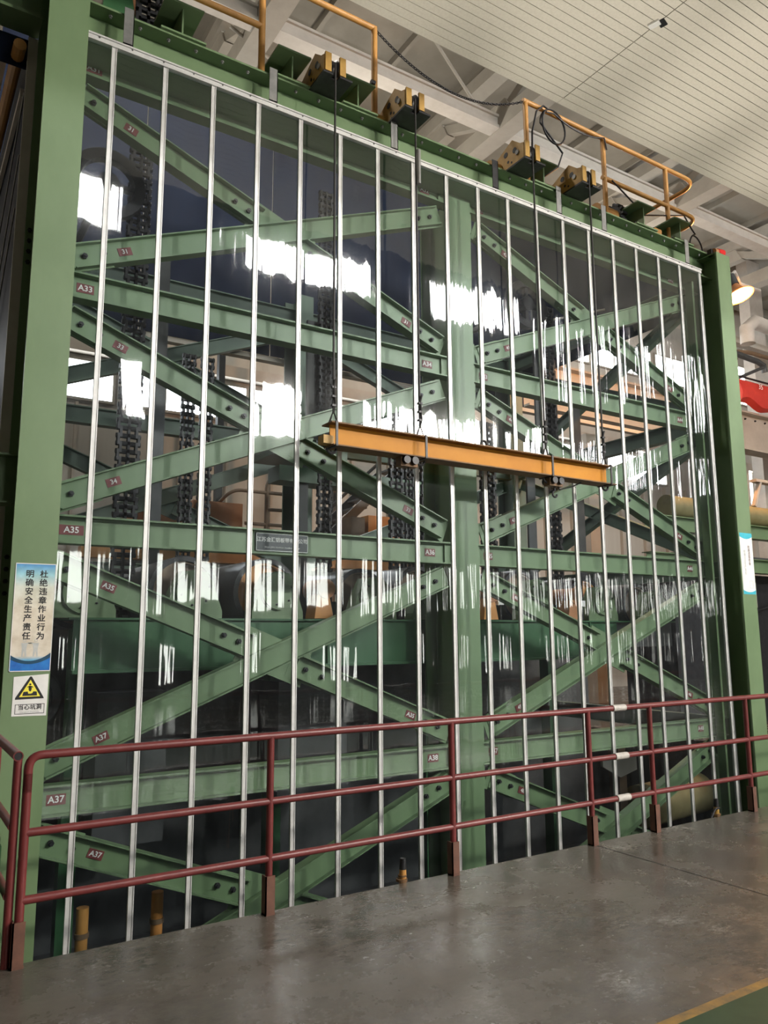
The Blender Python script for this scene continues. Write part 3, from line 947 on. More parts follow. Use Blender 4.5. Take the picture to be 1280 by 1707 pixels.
obj('top_rail', MB().tube([(6.58, YRL, 8.75), (9.9, YRL, 8.75)] + bend((9.95, YRL, 8.75), (10.25, YRL, 8.75), (10.25, YRL + .3, 8.75)) + [(10.25, 8.2, 8.75)], 0.033, 12), YELLOW, t, smooth=True)
obj('middle_rail', MB().tube([(8.05, YRL, 8.13), (9.9, YRL, 8.13)] + bend((9.95, YRL, 8.13), (10.25, YRL, 8.13), (10.25, YRL + .3, 8.13)) + [(10.25, 8.0, 8.13)], 0.033, 12), YELLOW, t, smooth=True)
# orange vertical roller beside the black chain
tag(obj('guide_roller', MB().cyl((1.53, 6.98, 7.43), (1.53, 6.98, 8.6), 0.05, 14), TERRA, smooth=True), 'orange upright roller between the first yellow post and the black chain', 'roller')

# drooping chain between the railings
def cat_pts(p0, p1, sag, n=60):
    p0, p1 = V(p0), V(p1)
    return [p0.lerp(p1, i / n) + V((0, 0, -sag * 4 * (i / n) * (1 - i / n))) for i in range(n + 1)]


mb = MB()
pts = cat_pts((4.28, YRL, 8.74), (6.60, YRL, 8.74), 0.36, 64)
for i in range(len(pts) - 1):
    c = (pts[i] + pts[i + 1]) / 2
    a = (pts[i + 1] - pts[i]).normalized()
    w = V((0, 1, 0)) if i % 2 else a.cross(V((0, 1, 0)))
    lp = [c + a * (.026 * math.cos(q)) + w * (.014 * math.sin(q)) for q in [2 * math.pi * j / 8 for j in range(9)]]
    mb.tube(lp, 0.006, 5, False)
tag(obj('safety_chain', mb, BLACK), 'thin dark chain drooping between the two yellow railings', 'chain')


def loop_pts(c, r, turns=1.0, a0=0.0, n=26, dy=0.05, el=1.0):
    return [V(c) + V((r * math.cos(a0 + 2 * math.pi * turns * i / n), dy * i / n, el * r * math.sin(a0 + 2 * math.pi * turns * i / n))) for i in range(n + 1)]


pts = [(6.66, 6.80, 7.9), (6.68, 6.80, 8.3), (6.76, 6.79, 8.62), (6.88, 6.78, 8.74)] + loop_pts((7.08, 6.78, 8.52), .22, 1.15, 2.2, 30, .05, 1.15) + [(7.25, 6.82, 8.2), (7.18, 6.85, 7.98), (6.95, 6.9, 7.79)]
tag(obj('black_cable', MB().tube(pts, 0.013, 7), BLACK), 'coiled black cable hanging from the start of the right yellow railing', 'cable')
pts = [(6.95, 6.80, 8.69)] + cat_pts((7.1, 6.80, 8.72), (8.08, 6.80, 8.72), .10, 10) + [(8.12, 6.8, 8.55)]
tag(obj('black_cable', MB().tube(pts, 0.011, 7), BLACK), 'black cable slung under the top rail of the right railing', 'cable')
pts = [(8.2, 6.80, 8.10), (8.6, 6.85, 7.98), (9.0, 6.9, 7.86), (9.5, 6.85, 7.98), (9.85, 6.84, 8.08), (10.02, 6.84, 7.9)] + loop_pts((10.12, 6.84, 7.62), .17, 1.0, 1.7, 26, .04, 1.3)
tag(obj('black_cable', MB().tube(pts, 0.012, 7), BLACK), 'black cable ending in a loop at the right end of the yellow railing', 'cable')

# red beacon at the right end
t = thing('warning_beacon', (10.2, 6.6, 7.375), 'small red warning beacon on top of the right green column', 'beacon')
obj('bracket', MB().box(10.03, 10.09, 6.55, 6.62, 7.36, 7.46), BLACK, t)
obj('base', MB().cyl((10.08, 6.55, 7.42), (10.16, 6.55, 7.43), 0.055, 14), TERRA, t, smooth=True)
obj('lens', MB().cyl((10.16, 6.55, 7.43), (10.30, 6.55, 7.45), 0.062, 16).cyl((10.30, 6.55, 7.45), (10.335, 6.55, 7.455), 0.062, 16, .03), REDGLASS, t, smooth=True)

# ------------------------------------------------------------------ lifting beam on four ropes
YB = 6.30
BX0, BX1, BZ0, BZ1 = 3.37, 7.20, 3.505, 3.735
t = thing('lifting_beam', (5.3, YB, BZ0), 'orange-yellow lifting beam hanging level on four wire ropes', 'lifting beam')
obj('web', MB().box(BX0 + .03, BX1 - .02, YB - .008, YB + .008, BZ0 + .012, BZ1 - .014), BEAMYEL, t)
o = obj('top_flange', MB().box(BX0, BX1, YB - .10, YB + .10, BZ1 - .014, BZ1), RUSTEDGE, t)
o['label'] = 'rust-brown top flange'
o = obj('bottom_flange', MB().box(BX0 + .02, BX1 + .06, YB - .10, YB + .10, BZ0, BZ0 + .012), RUSTEDGE, t)
o['label'] = 'rust-brown bottom flange'
for x in (3.42, 4.45, 6.20, 7.16):
    obj('strap', MB().box(x - .012, x + .012, YB - .112, YB - .100, BZ0 - .005, BZ1 + .003).box(x - .012, x + .012, YB - .112, YB + .112, BZ1, BZ1 + .006).box(x - .012, x + .012, YB - .112, YB + .112, BZ0 - .008, BZ0), BLACK, t)
    obj('shackle', MB().tube([V((x - .05, YB, BZ0 - .01))] + [V((x - .05 + .05 * (1 - math.cos(q)), YB, BZ0 - .01 - .05 * math.sin(q))) for q in [math.pi * i / 8 for i in range(1, 8)]] + [V((x + .05, YB, BZ0 - .01))], .013, 8), BLACK, t)
for x in (4.28, 6.30):
    tr = obj('trolley', MB().box(x - .10, x + .10, YB - .05, YB + .05, BZ0 - .10, BZ0 - .004), RUSTEDGE, t)
    obj('trolley_wheel', MB().cyl((x - .05, YB - .09, BZ0 - .04), (x - .05, YB + .09, BZ0 - .04), .04, 14), BLACK, tr, smooth=True)
    obj('trolley_wheel', MB().cyl((x + .05, YB - .09, BZ0 - .04), (x + .05, YB + .09, BZ0 - .04), .04, 14), BLACK, tr, smooth=True)
    obj('hook', MB().tube([V((x + .02, YB, BZ0 - .10))] + [V((x + .02 - .035 * math.sin(q), YB, BZ0 - .15 - .035 * (1 - math.cos(q)))) for q in [math.pi * 1.5 * i / 9 for i in range(10)]], .011, 7), BLACK, tr)
lug = MB().tube([V((5.25, YB, BZ1))] + [V((5.25 + .04 - .04 * math.cos(q), YB, BZ1 + .03 + .045 * math.sin(q))) for q in [math.pi * i / 8 for i in range(9)]] + [V((5.33, YB, BZ1))], .014, 8)
obj('lifting_eye', lug, BLACK, t)
obj('end_stop', MB().box(BX0 - .06, BX0 + .05, YB - .05, YB + .06, BZ0 + .02, BZ0 + .10), BLOCKYEL, t)
obj('drag_wire', MB().tube([(6.36, YB, 3.42), (6.40, YB, 3.38), (6.62, YB, 3.44), (6.75, YB, 3.50)], .008, 6), BLACK, t)
for k, (xt, xb) in enumerate(((3.46, 3.44), (4.46, 4.45), (6.20, 6.20), (7.18, 7.16))):
    t = thing('wire_rope', (xb, YB, BZ1), 'dark wire rope from a pulley block to the lifting beam, %s from the left' % ORD[k], 'wire rope', 'wire ropes of the lifting beam')
    pts = [(xb, YB, BZ1 + .12), (xb * .7 + xt * .3, 6.31, 4.9), (xt, 6.325, 7.585)]
    obj('rope', MB().tube(pts, 0.0115, 7), ROPE, t)
    obj('rope_tail', MB().tube([(xb, YB, BZ1 + .10), (xb + .014, YB - .012, BZ1 + .2), (xb - .004, YB - .016, BZ1 + .38), (xb + .012, YB - .02, BZ1 + .44)], 0.010, 6), ROPE, t)
    obj('rope_fork', MB().tube([(xb - .045, YB, BZ1 + .004), (xb, YB, BZ1 + .13), (xb + .05, YB, BZ1 + .004)], 0.010, 6), ROPE, t)
    cl_ = MB()
    for j in range(3):
        cl_.box(xb - .022, xb + .022, YB - .022, YB + .016, BZ1 + .17 + .09 * j, BZ1 + .19 + .09 * j)
    obj('rope_clip', cl_, BLACK, t)
# turnbuckle on the second rope
tag(obj('turnbuckle', MB().cyl((4.47, 6.29, 6.55), (4.47, 6.29, 6.95), .026, 10), GALV, smooth=True), 'grey turnbuckle on the second wire rope near the top rail', 'turnbuckle')

# ------------------------------------------------------------------ chains inside the tower
def chain(x, w, z0, z1, y, label, pitch=0.092):
    t = thing('roller_chain', (x, y, z0), label, 'roller chain', 'hanging roller chains inside the tower')
    mb = MB()
    n = int((z1 - z0) / pitch)
    th = w * .11
    for i in range(n):
        z = z0 + i * pitch
        o_ = th * .9 if i % 2 else 0
        for xx in (-w / 2 + o_, -th / 2, w / 2 - th - o_):
            mb.box(x + xx, x + xx + th, y - .035, y + .035, z - .022, z + pitch + .022)
    obj('link_plate', mb, BLACK, t)
    mb = MB()
    for i in range(n + 1):
        z = z0 + i * pitch
        mb.cyl((x - w / 2 - .01, y, z), (x + w / 2 + .01, y, z), .030, 8)
    obj('pin', mb, BLACK, t)
    return t


CH = [(2.19, .26, 1.92, 7.9, 'hanging black roller chain behind the second and third panels'),
      (2.88, .15, 1.92, 5.2, 'narrow black roller chain behind the fourth panel'),
      (3.11, .15, 1.92, 5.2, 'narrow black roller chain just right of the narrow one behind the fourth panel'),
      (4.76, .20, 1.92, 7.9, 'black roller chain hanging left of the lifting beam end'),
      (5.90, .22, 1.92, 4.95, 'black roller chain behind the left part of the lifting beam'),
      (6.12, .16, 1.92, 4.95, 'black roller chain second of the pair behind the lifting beam'),
      (6.40, .15, 1.92, 4.95, 'black roller chain just left of the middle column'),
      (7.58, .28, 1.92, 5.0, 'broad black roller chain just right of the middle column'),
      (8.95, .28, 1.92, 7.2, 'broad black roller chain in the right bay behind the third rope')]
for (x, w, z0, z1, lab) in CH:
    chain(x, w, z0, z1, 8.96, lab)
chain(1.74, .25, 7.43, 9.6, 7.12, 'black roller chain rising above the top girder beside the orange roller')
# grey guide plates the chains run along
for k, (xa, xb, z0, z1) in enumerate(((2.50, 2.62, 2.0, 6.4), (4.52, 4.96, 4.35, 6.0), (4.38, 4.55, 1.9, 4.2), (8.70, 9.15, 5.0, 7.2), (8.45, 8.62, 2.2, 4.5), (9.5, 9.72, 2.0, 5.6))):
    tag(obj('chain_guide', MB().box(xa, xb, 9.02, 9.06, z0, z1), GREYSTEEL), ('dark guide plate right of the wide chain in the left bay', 'dark guide plate behind the chain left of the lifting beam', 'dark guide plate low beside the chain left of the lifting beam', 'dark guide plate behind the right bay chain', 'dark guide plate left of the right bay chain', 'dark guide plate at the right end of the right bay')[k], 'guide plate')
# counterweight bars inside the tower
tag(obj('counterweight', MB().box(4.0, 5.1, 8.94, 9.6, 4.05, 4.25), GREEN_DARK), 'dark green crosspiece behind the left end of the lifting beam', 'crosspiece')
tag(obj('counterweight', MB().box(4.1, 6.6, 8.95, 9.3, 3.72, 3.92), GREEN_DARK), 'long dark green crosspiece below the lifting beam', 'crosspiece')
tag(obj('guide_pulley', MB().ring((1.75, 8.6, 6.9), (0, 1, 0), .42, .30, .12, 30).cyl((1.75, 8.58, 6.9), (1.75, 8.74, 6.9), .12, 18).box(1.72, 1.78, 8.62, 8.7, 6.5, 7.3).box(1.35, 2.15, 8.62, 8.7, 6.87, 6.93).cyl((1.75, 8.7, 6.98), (1.75, 11.26, 6.98), .05, 12), BLACK, smooth=False), 'dark sheave wheel behind the top of the second panel', 'wheel')
tag(obj('guide_pulley', MB().ring((8.3, 8.7, 7.0), (0, 1, 0), .40, .28, .12, 30).cyl((8.3, 8.68, 7.0), (8.3, 8.84, 7.0), .12, 18).box(8.27, 8.33, 8.72, 8.8, 6.6, 7.4).box(7.9, 8.7, 8.72, 8.8, 6.97, 7.03).cyl((8.3, 8.8, 7.02), (8.3, 11.26, 7.02), .05, 12), BLACK), 'dark sheave wheel behind the top of the right bay', 'wheel')
tag(obj('tube_lamp', MB().cyl((8.9, 9.6, 7.05), (10.0, 8.6, 7.25), .02, 8), TRUSSWHITE), 'thin white rod slanting high in the right bay', 'rod')

# ------------------------------------------------------------------ rollers and the machine bed
YD = 8.05


def drum(x, z, r, label, cap=0.2, bore=BLACK):
    t = thing('deflector_roller', (x, YD, z - r), label, 'roller', 'rollers on the machine bed')
    n = 40
    mb = MB()
    L = 2.2
    mb.cyl((x, YD, z), (x, YD + L, z), r, n, caps=False)
    mb.ring((x, YD, z), (0, 1, 0), r, r * .86, .05, n)
    obj('shell', mb, RUBBER, t, smooth=True)
    obj('end_disc', MB().cyl((x, YD + .10, z), (x, YD + .13, z), r * .87, n).ring((x, YD + .03, z), (0, 1, 0), r * .87, r * .80, .07, n), bore, t, smooth=True)
    obj('shaft', MB().cyl((x, YD - .34, z), (x, YD + .11, z), .075, 18), GREYSTEEL, t, smooth=True)
    zb = 1.92
    hs = obj('bearing_housing', MB().prism([(x - .30, zb), (x + .30, zb), (x + .30, zb + .08), (x + .22, z + .02), (x + .13, z + .2), (x - .13, z + .2), (x - .22, z + .02), (x - .30, zb + .08)], 'y', YD - .32, YD - .14), GREEN, t)
    cp = obj('bearing_cap', MB().cyl((x, YD - .36, z), (x, YD - .32, z), cap, 30).cyl((x, YD - .33, z), (x, YD - .31, z), cap + .015, 30), GREEN, t, smooth=True)
    for i in range(6):
        a = math.pi / 3 * i + .3
        bolt((x + cap * .75 * math.cos(a), YD - .36, z + cap * .75 * math.sin(a)), cp, BLACK, .012)


for (x, z, r, lab) in ((1.55, 2.16, .34, 'dark roller at the left end of the machine bed'), (2.62, 2.20, .385, 'dark roller second from the left on the machine bed'),
                       (3.55, 2.22, .385, 'black roller with orange end disc below the company plaque'), (4.78, 2.20, .34, 'roller with green housing right of the black one with orange disc'),
                       (5.62, 2.26, .34, 'roller just left of the middle column'), (7.35, 2.26, .36, 'roller first right of the middle column'),
                       (8.62, 2.20, .36, 'roller in the middle of the right bay'), (9.75, 2.16, .34, 'roller at the right end of the machine bed')):
    drum(x, z, r, lab, bore=ORANGE if x in (3.55, 8.62) else BROWN)
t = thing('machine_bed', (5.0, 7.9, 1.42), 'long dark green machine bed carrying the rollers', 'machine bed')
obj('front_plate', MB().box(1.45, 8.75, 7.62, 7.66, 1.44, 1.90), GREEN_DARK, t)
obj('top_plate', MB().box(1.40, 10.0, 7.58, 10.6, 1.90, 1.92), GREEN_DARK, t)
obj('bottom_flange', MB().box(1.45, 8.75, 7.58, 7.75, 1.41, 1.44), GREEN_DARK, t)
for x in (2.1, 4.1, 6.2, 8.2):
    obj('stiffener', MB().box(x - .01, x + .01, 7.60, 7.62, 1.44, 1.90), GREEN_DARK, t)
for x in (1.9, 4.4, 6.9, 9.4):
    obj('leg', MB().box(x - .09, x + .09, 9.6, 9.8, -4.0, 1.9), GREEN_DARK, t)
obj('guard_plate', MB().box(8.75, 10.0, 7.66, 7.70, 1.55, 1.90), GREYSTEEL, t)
for k, (x, c1) in enumerate(((4.13, ORANGE), (6.55, ORANGE), (8.05, TERRA))):
    t = thing('roller_drive', (x, 7.8, 1.92), ('reddish drive unit between the black roller and its right neighbour', 'orange drive unit just right of the middle column', 'orange drive unit left of the right bay middle roller')[k], 'drive unit', 'drive units between the rollers')
    obj('motor', MB().cyl((x, 7.7, 2.26), (x, 8.1, 2.26), .11, 18), TERRA, t, smooth=True)
    obj('guard', MB().prism([(x - .14, 1.93), (x + .10, 1.93), (x + .04, 2.2), (x - .10, 2.2)], 'y', 7.72, 7.95), c1, t)
    obj('rod', MB().cyl((x + .16, 7.75, 1.93), (x + .16, 7.75, 2.55), .02, 8), BLACK, t)
    obj('terminal', MB().box(x + .12, x + .2, 7.72, 7.8, 2.12, 2.2), PAPER, t)
tag(obj('orange_rail', MB().box(2.4, 10.2, 12.4, 12.6, 2.95, 3.12), ORANGE), 'long orange rail across the far side behind the rollers', 'rail')
for k, x in enumerate((3.0, 5.0, 7.6, 10.0)):
    tag(obj('rail_support', MB().box(x - .06, x + .06, 12.45, 12.6, -0.4, 2.95), GREYSTEEL), 'grey support under the far orange rail, %s from the left' % ORD[k], 'support')

tag(obj('machine_skirt', MB().box(0.66, 11.35, 10.65, 10.70, -4.0, 1.9), GREYSTEEL), 'dark steel skirt closing the space below the machine bed', 'skirt')
# lower pit clutter dimly visible
tag(obj('steel_tank', MB().box(4.3, 5.3, 9.3, 10.2, -0.3, 1.15), GREYSTEEL), 'dull grey steel tank below the machine bed in the left bay', 'tank')
tag(obj('steel_cabinet', MB().box(2.1, 2.9, 9.4, 10.0, -0.6, 1.1), GREYSTEEL), 'dull grey cabinet low in the left bay behind the second panel', 'cabinet')
tag(obj('large_pipe', MB().cyl((9.70, 8.2, -.82), (11.38, 8.4, -.82), .31, 28), OLIVE, smooth=True), 'large olive pipe low behind the right end of the screen', 'pipe')
tag(obj('lower_guide', MB().hbeam((9.5, 8.4, -4), (9.5, 8.4, 0.3), (0, 1, 0), .2, .16), BROWN), 'brown upright post low behind the right end panels', 'post')
tag(obj('pale_panel', MB().prism([(8.97, -.03), (9.70, -.03), (9.70, -.28), (9.34, -.36), (8.97, -.18)], 'y', 8.2, 8.24), PALEBEIGE), 'pale panel low behind the railing right of the middle column', 'panel')
t = thing('low_deck', (5, 10.4, -2.0), 'dark lower deck crossing the pit', 'deck')
obj('deck_plate', MB().box(0.7, 11.3, 9.9, 10.6, -2.05, -2.0), GREYSTEEL, t)
obj('deck_edge', MB().box(0.7, 11.3, 9.86, 9.9, -2.2, -1.95), GREEN_DARK, t)
for k, (x, zt_) in enumerate(((1.60, -.52), (2.24, -.50))):
    t = thing('orange_post', (x, 7.35, -4.0), ('orange post in the pit at the lower left behind the first panel', 'dim orange post in the pit behind the second panel')[k], 'post', 'orange posts in the pit')
    obj('pipe', MB().cyl((x, 7.35, -4), (x, 7.35, zt_ - .02), .052, 16), (YELLOW, ORANGE)[k], t, smooth=True)
    obj('collar', MB().cyl((x, 7.35, -.78), (x, 7.35, -.74), .062, 16), BROWN, t, smooth=True)

# left edge machinery seen dimly below the first panel
for k, zz in enumerate((2.05, 1.15)):
    t = thing('guide_pulley', (1.22, 8.4, zz - .3), 'dark wheel behind the first panel at %s' % ('roller height', 'bed height')[k], 'wheel')
    obj('rim', MB().ring((1.22, 8.4, zz), (0, 1, 0), .30, .22, .1, 28), BLACK, t)
    obj('disc', MB().cyl((1.22, 8.43, zz), (1.22, 8.47, zz), .23, 28), GREYSTEEL, t)
    obj('hub', MB().cyl((1.22, 8.36, zz), (1.22, 8.44, zz), .06, 14), GREYSTEEL, t)

# ------------------------------------------------------------------ beyond the tower
t = thing('brown_handrail', (6.0, 14.0, 3.3), 'brown tube handrail with rounded top behind the company plaque', 'handrail')
obj('arched_rail', MB().tube([(6.13, 14, 0.0), (6.15, 14, 4.6)] + bend((6.15, 14, 4.62), (6.17, 14, 4.88), (6.42, 14, 4.88)) + [(7.0, 14, 4.88)], .04, 10), BROWN, t, smooth=True)
obj('post', MB().cyl((6.72, 14, 0.0), (6.72, 14, 4.55), .04, 10), BROWN, t, smooth=True)
obj('middle_rail', MB().cyl((6.15, 14, 4.20), (7.0, 14, 4.22), .035, 10), BROWN, t, smooth=True)
obj('upper_rail', MB().tube([(5.18, 14, 4.27)] + bend((5.25, 14, 4.35), (5.42, 14, 4.54), (5.62, 14, 4.54)) + [(7.0, 14, 4.54)], .035, 10), BROWN, t, smooth=True)
obj('lower_rail', MB().cyl((5.7, 14, 3.9), (7.0, 14, 3.9), .035, 10), BROWN, t, smooth=True)
t = thing('steel_stair', (8.1, 14.0, 3.6), 'dark steel stair rising to the right beyond the tower', 'stair')
for dy in (0, .9):
    d = (V((9.3, 0, 5.35)) - V((7.4, 0, 3.6))).normalized()
    obj('stringer', MB().obox(((7.4 + 9.3) / 2, 14 + dy, (3.6 + 5.35) / 2), d, V((0, 1, 0)), V((0, 1, 0)).cross(d), 2.6, .04, .2), GREYSTEEL, t)
for i in range(8):
    s = i / 7
    obj('tread', MB().box(7.4 + 1.9 * s, 7.66 + 1.9 * s, 14.0, 14.9, 3.66 + 1.75 * s, 3.70 + 1.75 * s), GREYSTEEL, t)
obj('hand_rail', MB().cyl((7.4, 14, 4.2), (8.9, 14, 5.55), .035, 8), GREYSTEEL, t)
for k, (xa, xb, za, zb) in enumerate(((4.5, 5.45, 3.60, 4.18), (8.2, 8.95, 3.2, 4.18), (7.8, 8.12, 3.2, 4.12), (3.3, 4.3, 3.3, 3.9), (9.3, 10.1, 3.2, 4.1))):
    tag(obj('equipment_box', MB().box(xa, xb, 13.5, 14.0, za, zb), (TERRA, ORANGE, BROWN, TERRA, ORANGE)[k]),
        ('terracotta box above the third green beam left of the plaque', 'orange box beyond the tower right of the stair', 'brown box at the foot of the stair', 'terracotta box low at the left beyond the tower', 'orange box beyond the tower just right of the middle column')[k], 'box')
    tag(obj('box_stand', MB().box(xa + .05, xb - .05, 13.55, 13.95, 0, za), GREYSTEEL), ('grey stand under the terracotta box left of the plaque', 'grey stand under the orange box right of the stair', 'grey stand under the brown box', 'grey stand under the far left terracotta box', 'grey stand under the orange box right of the middle column')[k], 'stand')
for k, x in enumerate((2.1, 5.75, 8.6)):
    tag(obj('wall_post', MB().box(x - .07, x + .07, 15.6, 15.75, 0, 9.0), GREYSTEEL), 'slim grey upright in front of the far wall, %s from the left' % ORD[k], 'post')

# right of the tower
t = thing('crane_runway', (25, 13.1, 7.03), 'cream crane runway beam right of the tower', 'runway beam')
obj('web', MB().box(12.2, 34, 13.05, 13.1, 7.05, 8.12), CREAM, t)
obj('bottom_flange', MB().box(12.2, 34, 12.85, 13.3, 7.0, 7.05), CREAM, t)
obj('top_flange', MB().box(12.2, 34, 12.85, 13.3, 8.12, 8.17), CREAM, t)
for x in [19.5 + .5 * k for k in range(10)]:
    bolt((x, 13.05, 8.0), t, BLACK, .03)
for k, x in enumerate((15.5, 22.3, 29)):
    tag(obj('runway_post', MB().box(x - .22, x + .22, 14.0, 14.4, 0, 7.0), CREAM), 'cream post under the crane runway, %s from the left' % ORD[k], 'post')
t = thing('red_tarpaulin', (22, 12.7, 8.2), 'bright red tarpaulin sagging along the crane runway', 'tarpaulin')
mb = MB()
n = 26
for i in range(n):
    pass
vs, fs = [], []
for i in range(n + 1):
    x = 20.2 + 5.0 * i / n
    sag = .12 * math.sin(i * .9) + .10 * math.sin(i * .37 + 1)
    for (dy, z) in ((0, 9.02 + .03 * i / n), (-.10, 8.8 + sag * .3), (-.16, 8.55 + sag * .5), (-.12, 8.32 + sag * .7), (.05, 8.22 + sag * .6), (.12, 8.6), (.08, 9.0)):
        vs.append((x, 12.7 + dy, z))
for i in range(n):
    for j in range(7):
        fs.append((i * 7 + j, i * 7 + (j + 1) % 7, (i + 1) * 7 + (j + 1) % 7, (i + 1) * 7 + j))
fs += [tuple(range(7)), tuple(range(n * 7 + 6, n * 7 - 1, -1))]
mb.add(vs, fs)
obj('cloth', mb, REDCLOTH, t, smooth=True)
obj('edge_rope', MB().tube([(20.2, 12.62, 9.06), (25.2, 12.62, 9.10)], .03, 8), BLACK, t)
obj('white_number', text_mb('35', .22, (21.1, 12.53, 8.85)), WHITEINK, t)
t = thing('walkway_rail', (22, 12.9, 9.0), 'grey tube railing above the red tarpaulin', 'railing')
obj('slanting_tube', MB().cyl((20.6, 12.9, 9.15), (22.0, 12.9, 9.75), .05, 10), GREYSTEEL, t)
obj('level_tube', MB().cyl((20.6, 12.9, 9.08), (25, 12.9, 9.45), .03, 8), PALEBEIGE, t)
obj('top_tube', MB().tube([(20.4, 13.1, 10.05), (22.0, 13.1, 9.98), (22.3, 13.1, 9.9), (22.35, 13.1, 9.7)], .09, 12), GREYSTEEL, t)
tag(obj('bent_pipe', MB().tube([(21.5, 13.5, 10.1), (21.6, 13.5, 10.35), (22.2, 13.5, 10.45), (25, 13.5, 10.5)], .07, 10), BROWN, smooth=True), 'thin bent dark pipe at the right picture edge above the red tarpaulin', 'pipe')
tag(obj('vent_pipe', MB().tube([(21.9, 13.3, 10.6), (21.9, 13.3, 11.1), (22.3, 13.3, 11.4), (26, 13.3, 11.4)], .22, 16), PALEBEIGE, smooth=True), 'thick pale pipe at the right picture edge under the roof', 'pipe')
tag(obj('wall_pilaster', MB().box(22.0, 22.6, 15, 15.4, 0, 10.2), PALEBEIGE), 'pale pillar on the far wall at the right picture edge', 'pillar')
tag(obj('wall_pilaster', MB().box(25.0, 25.8, 15, 15.4, 0, 15.0), PALEBEIGE), 'pale pillar further right on the far wall', 'pillar')
tag(obj('purlin', MB().box(19, 30, 14.0, 14.25, 11.0, 11.2), TRUSSWHITE), 'white purlin crossing behind the orange lamp', 'purlin')

for k, z in enumerate((3.58, 2.90)):
    tag(obj('steel_beam', MB().hbeam((11.2, 9.0, z + .13), (21, 9.0, z + .13), (0, 0, 1), .27, .2), GREEN), '%s green beam right of the right column' % ('upper', 'lower')[k], 'steel beam')
mb = MB()
mb.cyl((12.0, 9.15, 4.08), (21, 9.15, 4.08), .2, 22)
tag(obj('canvas_roll', mb, OLIVE, smooth=True), 'olive canvas roll lying on the upper green beam at the right edge', 'roll')
t = thing('roll_cradle', (15.6, 9.1, 4.28), 'pale timber trestle above the olive roll at the right edge', 'trestle')
obj('leg', MB().obox((14.85, 9.1, 4.55), V((.5, 0, 1)).normalized(), V((0, 1, 0)), V((1, 0, -.5)).normalized(), .6, .08, .06), CREAM, t)
obj('leg', MB().obox((15.5, 9.1, 4.55), V((.5, 0, 1)).normalized(), V((0, 1, 0)), V((1, 0, -.5)).normalized(), .6, .08, .06), CREAM, t)
obj('plank', MB().box(14.8, 16.5, 9.05, 9.2, 4.8, 4.86), CREAM, t)
t = thing('machine_cabinet', (16, 9.6, 0), 'black machine under the green beams at the right picture edge', 'machine')
obj('housing', MB().box(12.4, 20, 9.4, 10.6, 0, 2.9), BLACK, t)
obj('shelf', MB().box(12.4, 20, 9.2, 9.5, 3.2, 3.25), GREYSTEEL, t)
obj('cream_panel', MB().box(14.75, 15.0, 9.37, 9.4, 2.25, 2.75), CREAM, t)  # plain cream-coloured panel
obj('hose', MB().tube([(14.2, 9.3, 2.3), (14.6, 9.25, 2.15), (15.2, 9.25, 2.25), (15.6, 9.3, 2.4)], .03, 8), BLACK, t)

# sodium lamp
t = thing('bell_lamp', (13.8, 8.5, 8.36), 'glowing orange bell lamp hanging right of the right green column', 'lamp')
n = V((0.05, -.35, -1)).normalized()
c0 = V((13.8, 8.5, 8.46))
mb = MB().cyl(c0 - n * .02, c0 + n * .10, .13, 24, .27, caps=False).cyl(c0 - n * .16, c0 - n * .02, .07, 20, .13, caps=False)
obj('shade', mb, TERRA, t, smooth=True)
obj('lamp_face', MB().cyl(c0 + n * .085, c0 + n * .10, .235, 24), LAMPGLOW, t)
obj('halo_ring', MB().ring(c0 + n * .088, n, .268, .237, .02, 28), LAMPHALO, t)  # added ring imitating the orange halo round the lamp
obj('ballast', MB().cyl(c0 - n * .40, c0 - n * .16, .09, 16), GREYSTEEL, t, smooth=True)
obj('arm', MB().tube([c0 - n * .38, V((13.9, 8.6, 8.95)), V((15.2, 9.3, 9.3)), V((18, 10.5, 10.3))], .035, 8), PALEBEIGE, t)
lamp('bell_lamp_light', tuple(c0 + n * .35), 800, (1.0, 0.45, 0.14), .18)

# ------------------------------------------------------------------ red guard rails
YP = 4.836
RR = 0.024
t = thing('red_guard_rail', (4.4, YP, 0), 'red tube guard rail along the pit edge in front of the screen', 'guard rail')
zr = (1.095, .685, .335)
PX = (0.725, 2.185, 3.665, 5.13, 5.925, 7.385, 8.85, 10.3)
obj('top_rail', MB().tube([(.725, YP, .9), (.725, YP, 1.0)] + bend((.725, YP, 1.02), (.725, YP, 1.095), (.80, YP, 1.095)) + [(11.5, YP, 1.095)], RR, 14), RED, t, smooth=True)
obj('middle_rail', MB().cyl((.725, YP, zr[1]), (11.5, YP, zr[1]), RR * .95, 14), RED, t, smooth=True)
obj('lower_rail', MB().cyl((.725, YP, zr[2]), (11.5, YP, zr[2]), RR * .95, 14), RED, t, smooth=True)
for k, x in enumerate(PX):
    p = obj('post', MB().cyl((x, YP, .0), (x, YP, 1.09 if k else 1.0), RR, 14), RED, t, smooth=True)
    sp = obj('post_base', MB().box(x - .034, x + .03, YP - .034, YP - .026, 0, .235).box(x - .034, x - .026, YP - .034, YP + .03, 0, .235).box(x - .034, x + .034, YP - .03, YP + .03, 0, .012), RUSTRED, p)
    sp['label'] = 'rusty angle-iron base of the post'
for z in zr:
    o = obj('joint_sleeve', MB().cyl((5.44, YP, z), (5.60, YP, z), RR * 1.22, 14), TAPE, t, smooth=True)
    o['label'] = 'pale grey joint sleeve on the rail'
t = thing('red_guard_rail', (0.66, 5.6, 0), 'short red guard rail running back at the lower left corner', 'guard rail')
XS = 0.665
mb = MB().tube([(XS, 4.80, 1.10), (XS, 6.9, 1.10)], .027, 14, caps=False)
mb.ring((XS, 4.80, 1.10), (0, 1, 0), .027, .021, .005, 18)
obj('top_rail', mb, RED, t, smooth=True)
